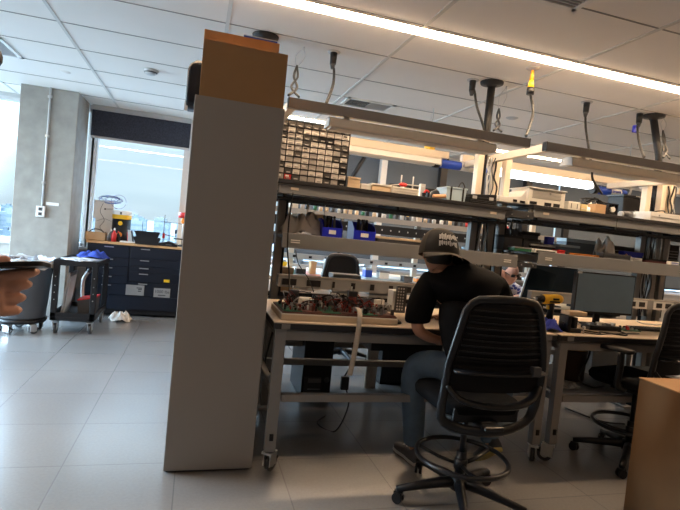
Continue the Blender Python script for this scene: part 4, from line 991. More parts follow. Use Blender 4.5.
block('tape_stack', 'dark stack of reels on the middle shelf at the right end', 'reels', 664, 680, 245, 4.05, .22, .16, MS2, M_blk, detail=lines(M_gry, 4))
block('dark_crate', 'dark open crate on the middle shelf just right of the middle pole', 'crate', 505, 523, 235, 3.86, .13, .16, MS2, M_dark, detail=lid(M_blk, .004, .02))
block('dark_crate', 'second dark crate next to it on the middle shelf below the computer case', 'crate', 524.5, 541, 236, 3.9, .12, .16, MS2, M_dark, detail=lid(M_blk2, .004, .02))
block('circuit_stack', 'flat grey-green circuit board stack before the dark crates', 'circuit board', 515, 532, 247, 3.74, .035, .1, MS2, M_green, detail=lid(M_gry, .002, .01))
block('white_router', 'flat white electronics box on the middle shelf below the computer case', 'electronics box', 535, 557.5, 248, 3.73, .035, .12, MS2, M_wht, detail=lines(M_dark, 3, (.3, .6)))
block('board_tray', 'low black tray with a bright circuit strip behind the white electronics box', 'tray', 531, 556, 241, 3.88, .075, .05, MS2, M_blk, detail=lid(M_lgt, .002, .012))
block('red_box', 'small red plastic box right of the white electronics box', 'box', 558.5, 565, 251, 3.76, .045, .08, MS2, M_red, detail=lid(M_red, .002, .01))
block('blue_grey_case', 'blue-grey flat case behind the red box on the middle shelf', 'case', 560, 580, 245, 3.9, .1, .09, MS2, mat('bluegrey_case', (.1, .16, .22), .4), detail=lid(M_ltblue, .003, .02))
block('black_terminal', 'black terminal block with orange wires on the middle shelf', 'device', 567, 602, 253, 3.75, .03, .09, MS2, M_blk2, detail=lines(M_orange, 2, (.5, .9)))
cloth('clear_bag', 'crumpled clear plastic bag on the middle shelf left of the blue bin lid', 'bag', (X(606, 240, 3.9), 3.9, MS2+.0), .22, .15, .19, M_pbag, 41)
block('dark_case', 'long dark flat case under the plastic bag on the middle shelf', 'case', 604, 631, 252, 3.74, .06, .08, MS2, M_dark, detail=lid(M_dark, .002, .02))
cloth('wire_nest', 'nest of orange-brown wires lying in front of the blue tray', 'wires', (X(630, 246, 3.76)+.1, 3.88, MS2), .1, .09, .06, mat('copper_wire', (.45, .2, .1), .4, bump=.8, nscale=60), 43)
block('blue_tray', 'bright blue plastic tray on the middle shelf at the right', 'tray', 626, 645, 238, 3.93, .10, .06, MS2, M_blue, detail=lid(M_blue, .004, .03))
block('wall_plate_stack', 'little grey metal connector box on the front of the middle shelf at the right', 'connector', 634, 642.5, 259, 3.74, .045, .05, MS2, M_gry, detail=lines(M_lgt, 3, (.2, .8)))
block('white_usb_block', 'white block with blue slots at the right end of the middle shelf', 'connector', 671, 679, 263, 3.72, .045, .05, MS2, M_wht, detail=lines(M_blue2, 2, (.3, .7)))
block('red_cable_tray', 'dark red flat tray behind the white block at the right end', 'tray', 646, 674, 257, 3.82, .05, .1, MS2, mat('dark_red', (.16, .02, .02), .5), detail=lid(M_blk, .002, .015))
for k, xx in enumerate((655, 660, 668)):
    o = MB().tube(bez([(0, 0, .0), (.01, 0, .25), (0, .01, .45)]), .007, n=6, m=M_lgt).build('loose_cable'); o.location = (X(xx, 250, 3.93), 3.93, MS2-.05); tag(o, 'pale cable hanging behind the right posts under the upper shelf', 'cable', 'pale hanging cables by the right posts')
# ---------------------------------------------------------------- on the first work table (top z = .912)
TZ = .9125
t = thing('test_rig', 'long test rig of brown circuit boards and wires on a tan tray', 'electronics', (.915, 3.17, TZ)); t.scale = (.70, 1, 1.1)
MB().box(-.56, .5, -.27, .14, 0, .03, mat('pale_tan_foam', (.6, .5, .38), .7)).box(-.56, .5, -.27, .14, .03, .036, M_ivory).build('tray', parent=t, bevel=.002)
MB().box(-.55, .49, -.26, .12, .037, .045, M_brown).build('base_board', parent=t)
rd = random.Random(12)
for k in range(6):
    x0 = -.54+k*.172; m = MB().box(x0, x0+.165, -.25, .06, .046, .05, M_brown if k % 2 else M_green)
    for q in range(26):
        a = x0+rd.uniform(.005, .14); b_ = rd.uniform(-.24, .04); hh = rd.uniform(.006, .035)
        m.box(a, a+rd.uniform(.008, .025), b_, b_+rd.uniform(.008, .02), .05, .05+hh, rd.choice([M_blk, M_lgt, M_wht, M_brown, M_dsteel, M_wred, M_blk, M_gry]))
    m.build('circuit_board', parent=t)
w_ = MB()
for k in range(34):
    x = rd.uniform(-.53, .4); y = rd.uniform(-.22, .08); pts = [(x, y, .055)]
    for q in range(3): pts.append((pts[-1][0]+rd.uniform(-.07, .11), min(.12, max(-.24, pts[-1][1]+rd.uniform(-.07, .07))), rd.uniform(.07, .125)))
    pts.append((pts[-1][0]+.03, pts[-1][1], .06)); w_.tube(bez(pts, 4), rd.choice([.002, .003, .004]), n=5, m=rd.choice([M_wred, M_blk, M_wred, M_gry, M_blk, M_lgt]))
w_.build('wiring', parent=t)['kind'] = 'stuff'
for k, (x, y, h) in enumerate([(-.38, .1, .1), (.0, .1, .08), (.2, .09, .12), (.38, .1, .07)]):
    MB().box(x-.03, x+.06, y-.02, y+.03, .046, .046+h*.8, M_gry if k % 2 else M_dsteel).cyl((x, y, .046+h*.8), (x, y, .05+h), .008, m=M_wht).build('module', parent=t, bevel=.002)
def cable(name, lab, cat, pts, r, m, flat=None):
    o = MB().tube(bez(pts), r, n=8, m=m, sy=flat or 1).build(name); return tag(o, lab, cat)
cable('ribbon_cable', 'tan ribbon cable hanging over the front edge of the first work table', 'cable', [(1.02, 3.05, TZ+.07), (1.0, 2.93, TZ+.09), (.985, 2.83, TZ+.06), (.975, 2.815, TZ-.1), (.955, 2.82, TZ-.3)], .016, mat('ribbon_tan', (.55, .47, .38), .5), .25)
t = thing('power_supply', 'long black power supply lying behind the test rig', 'power supply', (1.05, 3.50, TZ))
MB().box(-.2, .24, -.05, .06, 0, .075, M_blk2).build('body', parent=t, bevel=.01)
MB().box(-.3, -.2, -.04, .04, 0, .06, M_lgt).build('plug_block', parent=t, bevel=.01)
t = thing('silver_bracket', 'pale grey upright metal bracket and box behind the test rig near the seated man', 'bracket', (X(392, 297, 3.45), 3.48, TZ))
MB().box(-.17, .05, -.04, .06, 0, .05, M_gry).box(.0, .07, -.05, .06, 0, .16, M_lgt).box(-.16, -.06, -.045, -.02, .05, .085, M_wht).build('body', parent=t, bevel=.003)
MB().cyl((.04, -.055, .1), (.04, -.05, .1), .01, m=M_dark).build('screw', parent=t)
t = thing('perforated_panel', 'dark perforated metal panel standing at the elbow of the seated man', 'panel', (X(401, 295, 3.4), 3.42, TZ))
MB().box(-.03, .05, -.01, .01, 0, .2, M_dark).build('panel', parent=t)
q = MB()
for i in range(3):
    for j in range(8): q.box(-.022+i*.02, -.012+i*.02, -.0125, -.0095, .02+j*.022, .032+j*.022, M_lgt)
q.build('perforation', parent=t)
t = thing('computer_mouse', 'black computer mouse on the table edge by the elbow of the seated man', 'mouse', (X(396, 318, 2.93), 2.96, TZ))
MB().lathe([(.001, .028), (.03, .026), (.045, .016), (.05, .004), (.001, 0)], m=M_blk2).build('body', parent=t); t.scale = (1.1, .75, 1)
t = thing('black_tray_tool', 'small black tray of tools just left of the computer mouse on the work table', 'tray', (X(380, 314, 3.05), 3.1, TZ))
MB().box(-.06, .1, -.05, .05, 0, .02, M_blk).build('body', parent=t, bevel=.004)
MB().tube([(-.05, 0, .026), (.07, -.02, .028)], .006, m=M_dsteel).build('tool', parent=t)
# underneath
def tower(x, y, z, lab, rz=0):
    t = thing('desktop_tower', lab, 'computer', (x, y, z), rz)
    MB().box(-.1, .1, -.22, .22, 0, .44, M_blk).build('case', parent=t, bevel=.006)
    MB().box(-.085, .03, -.223, -.219, .05, .16, M_dark).box(-.06, .03, -.226, -.222, .12, .15, M_gry).box(-.06, .03, -.226, -.222, .07, .075, M_lgt).cyl((.07, -.224, .14), (.07, -.219, .14), .02, m=M_dark).build('front_panel', parent=t)
    return t
tw = tower(X(316, 392, 4.15), 4.42, 0.0, 'black desktop tower on the floor under the tables with pale stickers')
tw.scale = (1.3, 1.15, 1.2)
t = thing('drawer_unit', 'dark drawer unit hanging under the rear table beyond the table leg by the cabinet', 'drawer unit', (.80, 4.62, .46))
MB().box(-.22, .26, -.2, .2, 0, .338, M_blk2).build('body', parent=t, bevel=.004)
for k in range(2): MB().box(-.21, .25, -.212, -.2, .01+k*.165, .165+k*.165, M_blk2).box(-.04, .08, -.224, -.212, .08+k*.165, .09+k*.165, M_dsteel).build('drawer', parent=t)
t = thing('floor_box', 'black open crate on the floor behind the legs of the seated man', 'crate', (X(402, 384, 4.55)+.02, 4.8, 0))
MB().box(-.24, .24, -.2, .2, 0, .02, M_blk).box(-.24, .24, -.2, -.19, 0, .36, M_blk).box(-.24, .24, .19, .2, 0, .36, M_blk).box(-.24, -.23, -.2, .2, 0, .36, M_blk).box(.23, .24, -.2, .2, 0, .36, M_blk).build('body', parent=t, bevel=.003)
t = thing('marbled_board', 'marbled beige board leaning upright under the back tables', 'board', (X(371, 384, 4.45), 4.48, 0))
MB().box(-.055, .055, -.01, .015, 0, .79).build('board', wood('marble_board', (.45, .36, .27), (.62, .54, .45), 6, (3, 3, 1)), t)
t = thing('pull_out_tray', 'brown wooden pull-out tray under the first table beside the knee of the seated man', 'tray', (1.46, 3.3, .70))
MB().box(-.28, .24, -.2, .2, 0, .02, M_card2).box(-.28, .24, -.205, -.195, .0, .05, M_blk).box(-.285, -.275, -.2, .2, 0, .1, M_frame).box(.235, .245, -.2, .2, 0, .1, M_frame).build('tray', parent=t)
MB().tube(bez([(-.2, -.1, .03), (-.12, -.14, .05), (-.05, -.1, .035), (.02, -.15, .04), (.1, -.1, .035)]), .012, m=M_cable).build('coiled_cable', parent=t)
cable('floor_cable', 'black cable hanging under the first table and curling on the floor', 'cable', [(1.2, 3.6, .78), (1.22, 3.58, .5), (1.16, 3.55, .36), (1.2, 3.5, .2), (1.1, 3.45, .01), (1.0, 3.6, .008), (1.1, 3.75, .008)], .006, M_cable)
t = thing('power_brick', 'small black power brick hanging on a cable under the first table', 'power brick', (1.165, 3.54, .34))
MB().box(-.03, .03, -.02, .02, -.05, .05, M_blk).build('body', parent=t, bevel=.008)
cable('hanging_cable', 'thin black cable hooked at the left table legs beside the tall cabinet', 'cable', [(.62, 3.62, .8), (.58, 3.6, .6), (.56, 3.58, .45), (.62, 3.56, .4), (.68, 3.56, .42)], .007, M_cable)

# ---------------------------------------------------------------- on the second work table
t = thing('monitor', 'flat black-framed computer monitor switched off on the second work table', 'monitor', (X(604, 300, 3.28), 3.3, TZ))
MB().box(-.285, .3, -.02, .02, .1, .43, M_blk).box(-.2, .2, .02, .05, .16, .36, M_blk).build('housing', parent=t, bevel=.004)
MB().box(-.274, .288, -.0225, -.0195, .118, .42, M_screen).build('screen', parent=t)
MB().box(-.03, .03, .03, .05, .02, .2, M_blk).box(-.13, .13, -.08, .1, 0, .015, M_blk).build('stand', parent=t, bevel=.004)
MB().box(-.285, -.245, -.024, -.02, .415, .431, M_paper).build('corner_sticker', parent=t)
t = thing('monitor', 'smaller dark monitor seen through the gap behind the power drill', 'monitor', (X(556, 280, 4.35), 4.45, TZ), PI)
MB().box(-.33, .2, -.02, .02, .08, .42, M_blk).build('housing', parent=t, bevel=.004)
MB().box(-.32, .19, .02, .0225, .09, .41, M_dscreen).build('screen', parent=t)
MB().box(-.1, .0, -.1, .1, 0, .012, M_blk).box(-.07, -.03, -.03, -.01, .01, .15, M_blk).build('stand', parent=t)
t = thing('tilted_screen', 'dark tilted screen with a white edge beside the person in the blue patterned shirt', 'screen', (X(537, 278, 4.2), 4.25, TZ))
T = Matrix.Rotation(.25, 4, 'Y') @ Matrix.Rotation(-.3, 4, 'Z')
MB().box(-.12, .14, -.01, .01, .05, .39, M_dscreen, T).box(-.135, -.12, -.012, .012, .05, .39, M_lgt, T).box(-.1, .1, -.06, .06, 0, .05, M_blk).build('screen', parent=t)
# power drill
t = thing('power_drill', 'yellow and black cordless drill standing upright on the second work table', 'drill', (X(551, 318, 3.1), 3.12, TZ))
MB().box(-.04, .035, -.03, .03, 0, .05, M_blk).build('battery', parent=t, bevel=.006)
MB().tube([(-.0, 0, .05), (.005, 0, .1), (.0, 0, .15)], .02, m=M_blk, taper=[1.1, .9, 1.1]).build('grip', parent=t)
MB().tube([(-.06, 0, .17), (-.05, 0, .17), (.05, 0, .175), (.07, 0, .175)], .03, n=14, m=M_yel, taper=[.8, 1, 1, .75]).box(-.03, .04, -.031, .031, .155, .165, M_blk).box(-.01, .03, -.0335, .0335, .17, .182, M_blk).build('motor_housing', parent=t)
MB().cyl((-.06, 0, .17), (-.1, 0, .17), .024, .015, m=M_blk).cyl((-.1, 0, .17), (-.125, 0, .17), .006, m=M_steel).build('chuck', parent=t)
MB().box(-.024, -.012, -.008, .008, .11, .135, M_yel).build('trigger', parent=t); t.scale = (1.25, 1.25, 1.22)
cloth('blue_glove', 'crumpled bright blue cloth at the corner of the second work table', 'cloth', (X(549, 325, 2.98), 3.0, TZ), .22, .16, .07, mat('blue_rag', (.03, .05, .4), .8, bump=.3), 51)
t = thing('bench_vise', 'black bench vise with a pale wood block on top and a steel handle rod', 'vise', (X(573, 326, 2.95), 2.98, TZ))
MB().box(-.06, -.03, -.05, .05, 0, .12, M_blk2).box(-.06, .06, -.05, .05, 0, .03, M_blk).box(.0, .03, -.04, .04, .03, .11, M_blk).build('body', parent=t, bevel=.006)
MB().cyl((-.06, 0, .06), (.07, 0, .06), .012, m=M_steel).cyl((.075, -.05, .05), (.07, -.06, -.05), .005, m=M_steel).ball((.073, -.055, .045), .012, M_steel, n=10).build('screw_handle', parent=t)
MB().box(-.055, .1, -.045, .045, .122, .152, M_pine).build('wood_block', parent=t, bevel=.004)
t = thing('keyboard', 'black computer keyboard on the second work table right of the monitor', 'keyboard', (X(652, 322, 3.2), 3.22, TZ), -.05)
MB().box(-.19, .19, -.06, .06, 0, .016, M_blk).build('body', parent=t, bevel=.003)
q = MB()
for j in range(5):
    for i in range(15): q.box(-.18+i*.024, -.162+i*.024, -.054+j*.022, -.037+j*.022, .016, .022, M_dark)
q.build('keys', parent=t)
t = thing('laptop_dock', 'black docking station with small parts before the switched-off monitor', 'device', (X(606, 322, 3.1), 3.13, TZ))
MB().box(-.16, .14, -.05, .05, 0, .035, M_blk2).build('body', parent=t, bevel=.006)
for k in range(6): MB().box(-.14+k*.045, -.12+k*.045, -.02, .02, .035, .045+.006*(k % 3), [M_lgt, M_gry, M_wht][k % 3]).build('connector', parent=t)
t = thing('circuit_board', 'bare white-topped circuit board with parts right of the black dock', 'circuit board', (X(631, 322, 3.15), 3.17, TZ))
MB().box(-.08, .08, -.05, .05, 0, .006, M_green).build('board', parent=t)
q = MB(); rd = random.Random(3)
for k in range(18):
    a, b_ = rd.uniform(-.07, .06), rd.uniform(-.045, .035); q.box(a, a+.014, b_, b_+.01, .006, rd.uniform(.012, .035), rd.choice([M_wht, M_lgt, M_blk, M_red, M_steel]))
q.build('components', parent=t)
cable('usb_cable', 'black cable snaking over the pale top of the second work table', 'cable', [(X(585, 318, 3.0), 3.05, TZ+.006), (X(600, 328, 2.95), 2.95, TZ+.006), (X(612, 326, 2.9), 2.99, TZ+.006), (X(625, 332, 2.9), 2.9, TZ+.006), (X(634, 331, 2.9), 2.97, TZ+.006), (X(625, 323, 3.0), 3.06, TZ+.008)], .005, M_cable)
cable('usb_cable', 'second thinner black cable curving near the front edge of the second table', 'cable', [(X(590, 330, 2.9), 2.95, TZ+.005), (X(602, 333, 2.88), 2.9, TZ+.005), (X(618, 329, 2.9), 2.95, TZ+.005), (X(640, 326, 3.0), 3.0, TZ+.005)], .004, M_cable)
cable('grey_cable', 'pale grey cable looping behind the keyboard under the power rail', 'cable', [(X(632, 312, 3.6), 3.55, TZ+.03), (X(645, 316, 3.5), 3.5, TZ+.01), (X(668, 314, 3.5), 3.5, TZ+.02), (X(676, 308, 3.6), 3.6, TZ+.1)], .006, M_lgt)
# under the second table
t = thing('round_canister', 'brown round canister with a rim on the lower shelf of the second table', 'canister', (X(574, 380, 3.2), 3.25, .493))
MB().lathe([(.001, 0), (.1, 0), (.105, .21), (.11, .215), (.11, .235), (.001, .235)], m=mat('brown_can', (.1, .065, .05), .5), n=24).build('body', parent=t)
MB().lathe([(.001, .236), (.1, .236), (.1, .25), (.001, .25)], m=M_card, n=24).build('lid', parent=t)
t = thing('white_carton', 'white carton on the lower shelf behind the round canister', 'box', (X(598, 370, 3.4), 3.45, .493))
MB().box(-.12, .14, -.1, .1, 0, .2, M_wht).box(-.13, .15, -.11, .11, .2, .215, M_wht).build('body', parent=t, bevel=.003)
cable('shelf_cable', 'black cable trailing down beside the canister onto the lower shelf', 'cable', [(X(592, 345, 3.1), 3.1, .86), (X(588, 360, 3.1), 3.1, .7), (X(584, 378, 3.0), 3.05, .55), (X(592, 384, 3.0), 3.0, .502), (X(606, 388, 3.0), 3.02, .502)], .007, M_cable)
cloth('scrap_heap', 'small heap of scraps and white connectors on the lower shelf of the second table', 'scraps', (X(574, 392, 2.95), 3.0, .493), .16, .1, .03, mat('scrap', (.3, .3, .3), .6, noise=.9, nscale=60), 61)
cable('floor_cable', 'pair of dark cables lying on the floor under the second table', 'cable', [(X(565, 408, 3.9), 3.9, .012), (X(585, 416, 3.7), 3.7, .012), (X(600, 418, 3.6), 3.55, .012), (X(625, 422, 3.5), 3.5, .012)], .008, M_cable)
# items on the rear tables
cloth('paper_stack', 'loose white papers on the rear table behind the power rail', 'papers', (1.0, 4.6, TZ), .4, .3, .02, M_paper, 71)
def simple_box(name, lab, cat, x, y, z, w, d, h, m, m2):
    t = thing(name, lab, cat, (x, y, z)); MB().box(-w/2, w/2, -d/2, d/2, 0, h, m).build('body', parent=t, bevel=.003)
    MB().box(-w/2-.003, w/2+.003, -d/2-.003, d/2+.003, h*.8, h*1.02, m2).build('lid', parent=t); return t
simple_box('device_box', 'grey instrument box on the rear table seen under the middle shelf', 'instrument', 1.75, 4.5, TZ, .3, .2, .12, M_gry, M_lgt)
simple_box('device_box', 'black low instrument on the rear table behind the drill', 'instrument', 2.9, 4.5, TZ, .3, .2, .1, M_blk, M_dark)

simple_box('instrument', 'white instrument on the rear table right of the monitor', 'instrument', 4.05, 4.45, TZ, .2, .2, .34, M_blk, M_wht)
simple_box('instrument', 'tall black instrument on the rear table behind the right uprights', 'instrument', 4.5, 4.5, TZ, .22, .2, .36, M_dark, M_blk)
simple_box('component_box', 'white component box stacked on the rear table at the right edge', 'box', 4.78, 4.42, TZ, .16, .16, .3, M_wht, M_blk)
simple_box('component_box', 'low grey component box on the rear table beside the tilted screen', 'box', 2.42, 4.35, TZ, .14, .16, .14, M_lgt, M_dark)
simple_box('oscilloscope', 'light grey oscilloscope on the rear table left of the seated man', 'oscilloscope', 1.36, 4.45, TZ, .26, .16, .17, M_lgt, M_gry)
simple_box('component_box', 'tan component box on the rear table behind the power rail near the cabinet', 'box', .78, 4.35, TZ, .12, .14, .2, M_card2, M_pine)
# ---------------------------------------------------------------- far bench row by the windows
t = thing('far_bench', 'far white-topped bench row with shelves in front of the windows', 'bench', (3.4, 6.4, 0))
MB().box(-2.5, 2.6, -.55, .9, .875, .905, M_wht).box(-2.5, 2.6, -.556, -.55, .872, .905, M_shelf).build('worktop', parent=t)
for xx in (-2.4, -.8, .9, 2.45):
    MB().box(xx-.03, xx+.03, -.5, -.44, 0, .875, M_frame).build('leg', parent=t); MB().box(xx-.03, xx+.03, .7, .76, 0, .875, M_frame).build('leg', parent=t)
for xx in (-2.2, -.45, 1.4): MB().box(xx-.035, xx+.035, -.02, .04, .875, 2.25, M_rail).build('post', parent=t)
MB().box(-2.5, 2.6, -.1, .35, 1.69, 1.72, M_grail).box(-2.5, 2.6, -.105, -.1, 1.655, 1.722, M_grail).build('shelf_board', parent=t)
q = MB().box(-2.5, 2.6, -.1, -.04, 1.5, 1.62, M_blk)
for k in range(40): q.box(-2.4+k*.125, -2.385+k*.125, -.103, -.1, 1.55, 1.57, M_lgt)
q.build('perforated_rail', parent=t)
MB().box(-2.5, 2.6, -.1, .3, 1.33, 1.35, M_grail).build('shelf_board', parent=t)
q = MB().box(-2.5, 2.6, -.1, -.04, 1.08, 1.15, M_lgt)
for k in range(24): q.box(-2.4+k*.21, -2.36+k*.21, -.103, -.1, 1.1, 1.13, M_blk)
q.build('outlet_rail', parent=t)
def tl(x0, x1, y, z, lab): return task_light(x0, x1, y, z, lab, True, -1)
if 0: tl(1.3, 2.6, 6.15, 2.14, 'lit task light above the far bench behind the drawer organiser')
if 0: tl(3.2, 5.4, 6.15, 2.14, 'lit task light above the far bench behind the white computer case')
# bottles and small jars along the far shelf
base = thing('small_jar', 'little dark jar with a coloured lid in the row on the far shelf', 'jar', (1.05, 6.4, 1.7205), group='little jars on the far shelf')
MB().lathe([(.001, 0), (.032, 0), (.034, .07), (.02, .09), (.001, .09)], m=M_dark, n=12).build('body', parent=base)
MB().lathe([(.022, .09), (.022, .12), (.001, .12)], m=M_yel, n=10).build('lid', parent=base)
vars_ = [base]
for mm, m2 in ((M_wht, M_dark), (M_red, M_wht), (M_lgt, M_blk), (M_blk, M_yel), (M_green, M_lgt), (M_pine, M_blue)):
    v = thing('small_jar', 'little dark jar with a coloured lid in the row on the far shelf', 'jar', (0, 0, 0), group='little jars on the far shelf')
    MB().lathe([(.001, 0), (.032, 0), (.034, .075), (.02, .09), (.001, .09)], m=mm, n=12).build('body', parent=v)
    MB().lathe([(.022, .09), (.022, .12), (.001, .12)], m=m2, n=10).build('lid', parent=v); vars_.append(v)
nm = {0: 'dark jar with a yellow lid', 1: 'white jar with a dark lid', 2: 'red jar with a white lid', 3: 'grey jar with a black lid', 4: 'black jar with a yellow lid', 5: 'green jar with a grey lid', 6: 'tan jar with a blue lid'}
rd = random.Random(77)
for k in range(42):
    v = k if k < 7 else rd.randrange(7); xx = 1.05+k*.083+rd.uniform(-.01, .01)
    o = vars_[v] if k < 7 else dup(vars_[v]); o.location = (xx, 6.42+rd.uniform(-.02, .03), 1.7205); o.scale = (.8, .8, rd.uniform(.65, .95))
    o['label'] = 'little ' + nm[v] + ' in the row on the far shelf'; o['group'] = 'little ' + nm[v].replace('jar', 'jars') + ' on the far shelf'
# bright clutter on the far worktop
FZ = .906
def sheet(x, y, w, d, m, lab, cat='sheet', name='work_mat'):
    t = thing(name, lab, cat, (x, y, FZ)); MB().box(-w/2, w/2, -d/2, d/2, 0, .006, m).box(-w*.2, w*.3, -d*.2, d*.3, .006, .008, M_paper).build('sheet', parent=t); return t
sheet(1.62, 6.3, .5, .6, M_pink, 'pink work mat on the far bench seen below the middle shelf')
sheet(1.15, 6.4, .3, .6, M_green, 'green cutting mat on the far bench beside the pink mat', name='cutting_mat')
sheet(2.6, 6.4, .9, .6, M_ltblue, 'pale blue mat on the far bench beyond the office chair')
rd = random.Random(19)
cl = [(1.08, .09, .12, M_yel), (1.28, .12, .08, M_blk), (1.45, .07, .16, M_card2), (1.62, .05, .2, M_pine), (1.8, .12, .07, M_blk), (1.95, .1, .14, M_wht), (2.25, .1, .12, M_blue2), (2.45, .14, .1, M_wht), (2.7, .12, .07, M_dark), (2.95, .2, .06, M_orange), (3.15, .12, .1, M_lgt), (3.35, .16, .12, M_blk), (3.6, .12, .1, M_card), (3.9, .2, .14, M_lgt), (4.2, .14, .1, M_red), (4.5, .2, .12, M_dark), (4.8, .16, .16, M_wht), (5.1, .2, .1, M_blue)]
cn = ['yellow', 'black', 'tan', 'pale wooden', 'low black', 'white', 'blue', 'broad white', 'dark', 'flat orange', 'light grey', 'tall black', 'brown', 'big grey', 'red', 'long dark', 'tall white', 'long blue']
for (x, w, h, m), n_ in zip(cl, cn):
    simple_box('parts_box', n_+' parts box standing on the far bench top', 'box', x, 6.15+rd.uniform(-.1, .2), FZ+.008, w, .12, h, m, rd.choice([M_lgt, M_gry, m]))
    
cl2 = [(1.3, .3, .1, M_lgt, 'pale grey'), (1.75, .25, .12, M_dark, 'dark'), (2.2, .4, .1, M_card2, 'tan'), (2.8, .4, .09, M_wht, 'white'), (3.4, .3, .13, M_blk, 'black'), (3.9, .3, .1, M_ltblue, 'pale blue'), (4.5, .4, .12, M_dark, 'long charcoal'), (5.2, .3, .1, M_lgt, 'light')]
for x, w, h, m, n_ in cl2: simple_box('instrument_case', n_+' instrument case on the lower far shelf', 'case', x, 6.5, 1.351, w, .16, h, m, M_gry)
# ---------------------------------------------------------------- people
def skin(name, verts, edges, radii, m, parent=None, subs=2, root=0, tail=None):
    me = bpy.data.meshes.new(name); bm = bmesh.new()
    lay = bm.verts.layers.skin.verify()
    V = []
    for i, (v, r) in enumerate(zip(verts, radii)):
        q = bm.verts.new(v); q[lay].radius = (r, r) if not isinstance(r, tuple) else r; q[lay].use_root = (i == root); V.append(q)
    for a, b in edges: bm.edges.new((V[a], V[b]))
    bm.to_mesh(me); bm.free(); me.materials.append(m)
    for p in me.polygons: p.use_smooth = True
    o = bpy.data.objects.new(name, me); COL.objects.link(o)
    if parent: o.parent = parent
    s = o.modifiers.new('skin', 'SKIN'); s.use_smooth_shade = True
    o.modifiers.new('sub', 'SUBSURF').levels = subs; o.modifiers['sub'].render_levels = subs
    return o
def head(parent, c, rz, tilt, r=.1, m=M_skin, face=True):
    """head as one shaped surface, facing +Y before turning; returns its matrix"""
    T = Matrix.Translation(c) @ Matrix.Rotation(rz, 4, 'Z') @ Matrix.Rotation(tilt, 4, 'X')
    b = MB(); n = 24; rows = 18; vs = []
    for j in range(rows+1):
        v = PI*j/rows; z = -math.cos(v)
        for i in range(n):
            a = 2*PI*i/n; x, y = math.sin(v)*math.cos(a), math.sin(v)*math.sin(a)
            zz = z*1.28; w = .80; jaw = max(0, -z-.1)
            w -= jaw*.28
            yy = y*(.98-jaw*.12)+ (jaw*.1 if y > 0 else -jaw*.0) + (.06*jaw if y < 0 else 0)
            if y > .55 and abs(x) < .25 and -.35 < z < .15: yy += .2*(1-abs(x)/.25)*(1-abs(z+.12)/.3 if abs(z+.12) < .3 else 0)   # nose
            if y > .6 and abs(abs(x)-.33) < .16 and abs(z-.12) < .14: yy -= .07                                          # eye sockets
            if y > .6 and abs(x) < .3 and abs(z+.48) < .08: yy += .04                                                      # lips
            vs.append((x*w*r, yy*r, zz*r))
    b.add(vs, [(j*n+i, j*n+(i+1) % n, (j+1)*n+(i+1) % n, (j+1)*n+i) for j in range(rows) for i in range(n)], m, True, T)
    b.cyl((0, -.02, -1.0*r), (0, -.045, -2.1*r), .5*r, .55*r, n=14, m=m, T=T)
    for s in (-1, 1):
        b.ball((s*.8*r, -.05*r, -.05*r), .24*r, m, n=10, sc=(.4, .8, 1.3), T=T)
    return b, T
def hand(b_pts=None): pass

# --- seated man in the cap (seen from behind)
man = thing('person', 'person seen from behind in black T-shirt, jeans and backwards dark cap, leaning over the table', 'person', (1.62, 2.6, 0))
O = Vector((1.62, 2.6, 0))
def L(*p): return tuple(Vector(p)-O)
hips = L(1.66, 2.56, .70)
J = [hips, L(1.655, 2.60, .84), L(1.63, 2.64, .98), L(1.60, 2.70, 1.11), L(1.56, 2.76, 1.23), L(1.50, 2.78, 1.30), L(1.465, 2.79, 1.35),
     # left arm 7-11
     L(1.41, 2.78, 1.20), L(1.36, 2.78, 1.12), L(1.335, 2.775, 1.0), L(1.335, 2.765, .915), L(1.43, 2.765, .87), L(1.54, 2.78, .85),
     # right arm 13-18
     L(1.78, 2.75, 1.22), L(1.88, 2.77, 1.14), L(1.93, 2.84, 1.02), L(1.93, 2.92, .96), L(1.84, 3.02, .955), L(1.73, 3.12, .945),
     # left leg 19-23
     L(1.57, 2.6, .68), L(1.50, 2.80, .69), L(1.42, 2.90, .67), L(1.45, 2.93, .42), L(1.495, 2.96, .13), L(1.49, 2.95, .07),
     # right leg 25-29
     L(1.77, 2.6, .68), L(1.86, 2.80, .68), L(1.93, 2.95, .64), L(1.92, 2.84, .36), L(1.925, 2.74, .2), L(1.93, 2.72, .17)]
E_ = [(0, 1), (1, 2), (2, 3), (3, 4), (4, 5), (5, 6), (4, 7), (7, 8), (8, 9), (9, 10), (10, 11), (11, 12), (4, 13), (13, 14), (14, 15), (15, 16), (16, 17), (17, 18), (0, 19), (19, 20), (20, 21), (21, 22), (22, 23), (23, 24), (0, 25), (25, 26), (26, 27), (27, 28), (28, 29), (29, 30)]
R_ = [(.15, .12), (.14, .1), (.14, .1), (.15, .11), (.13, .1), .06, .055, .07, .055, .045, .042, .034, .024, .07, .055, .045, .042, .034, .024, .075, .065, .048, .042, .036, .034, .075, .065, .048, .042, .036, .034]
body = skin('body', J, E_, R_, M_skin, man)
hb, HT = head(man, L(1.435, 2.79, 1.383), -.17, -.05, .106)
hb.build('head', parent=man)
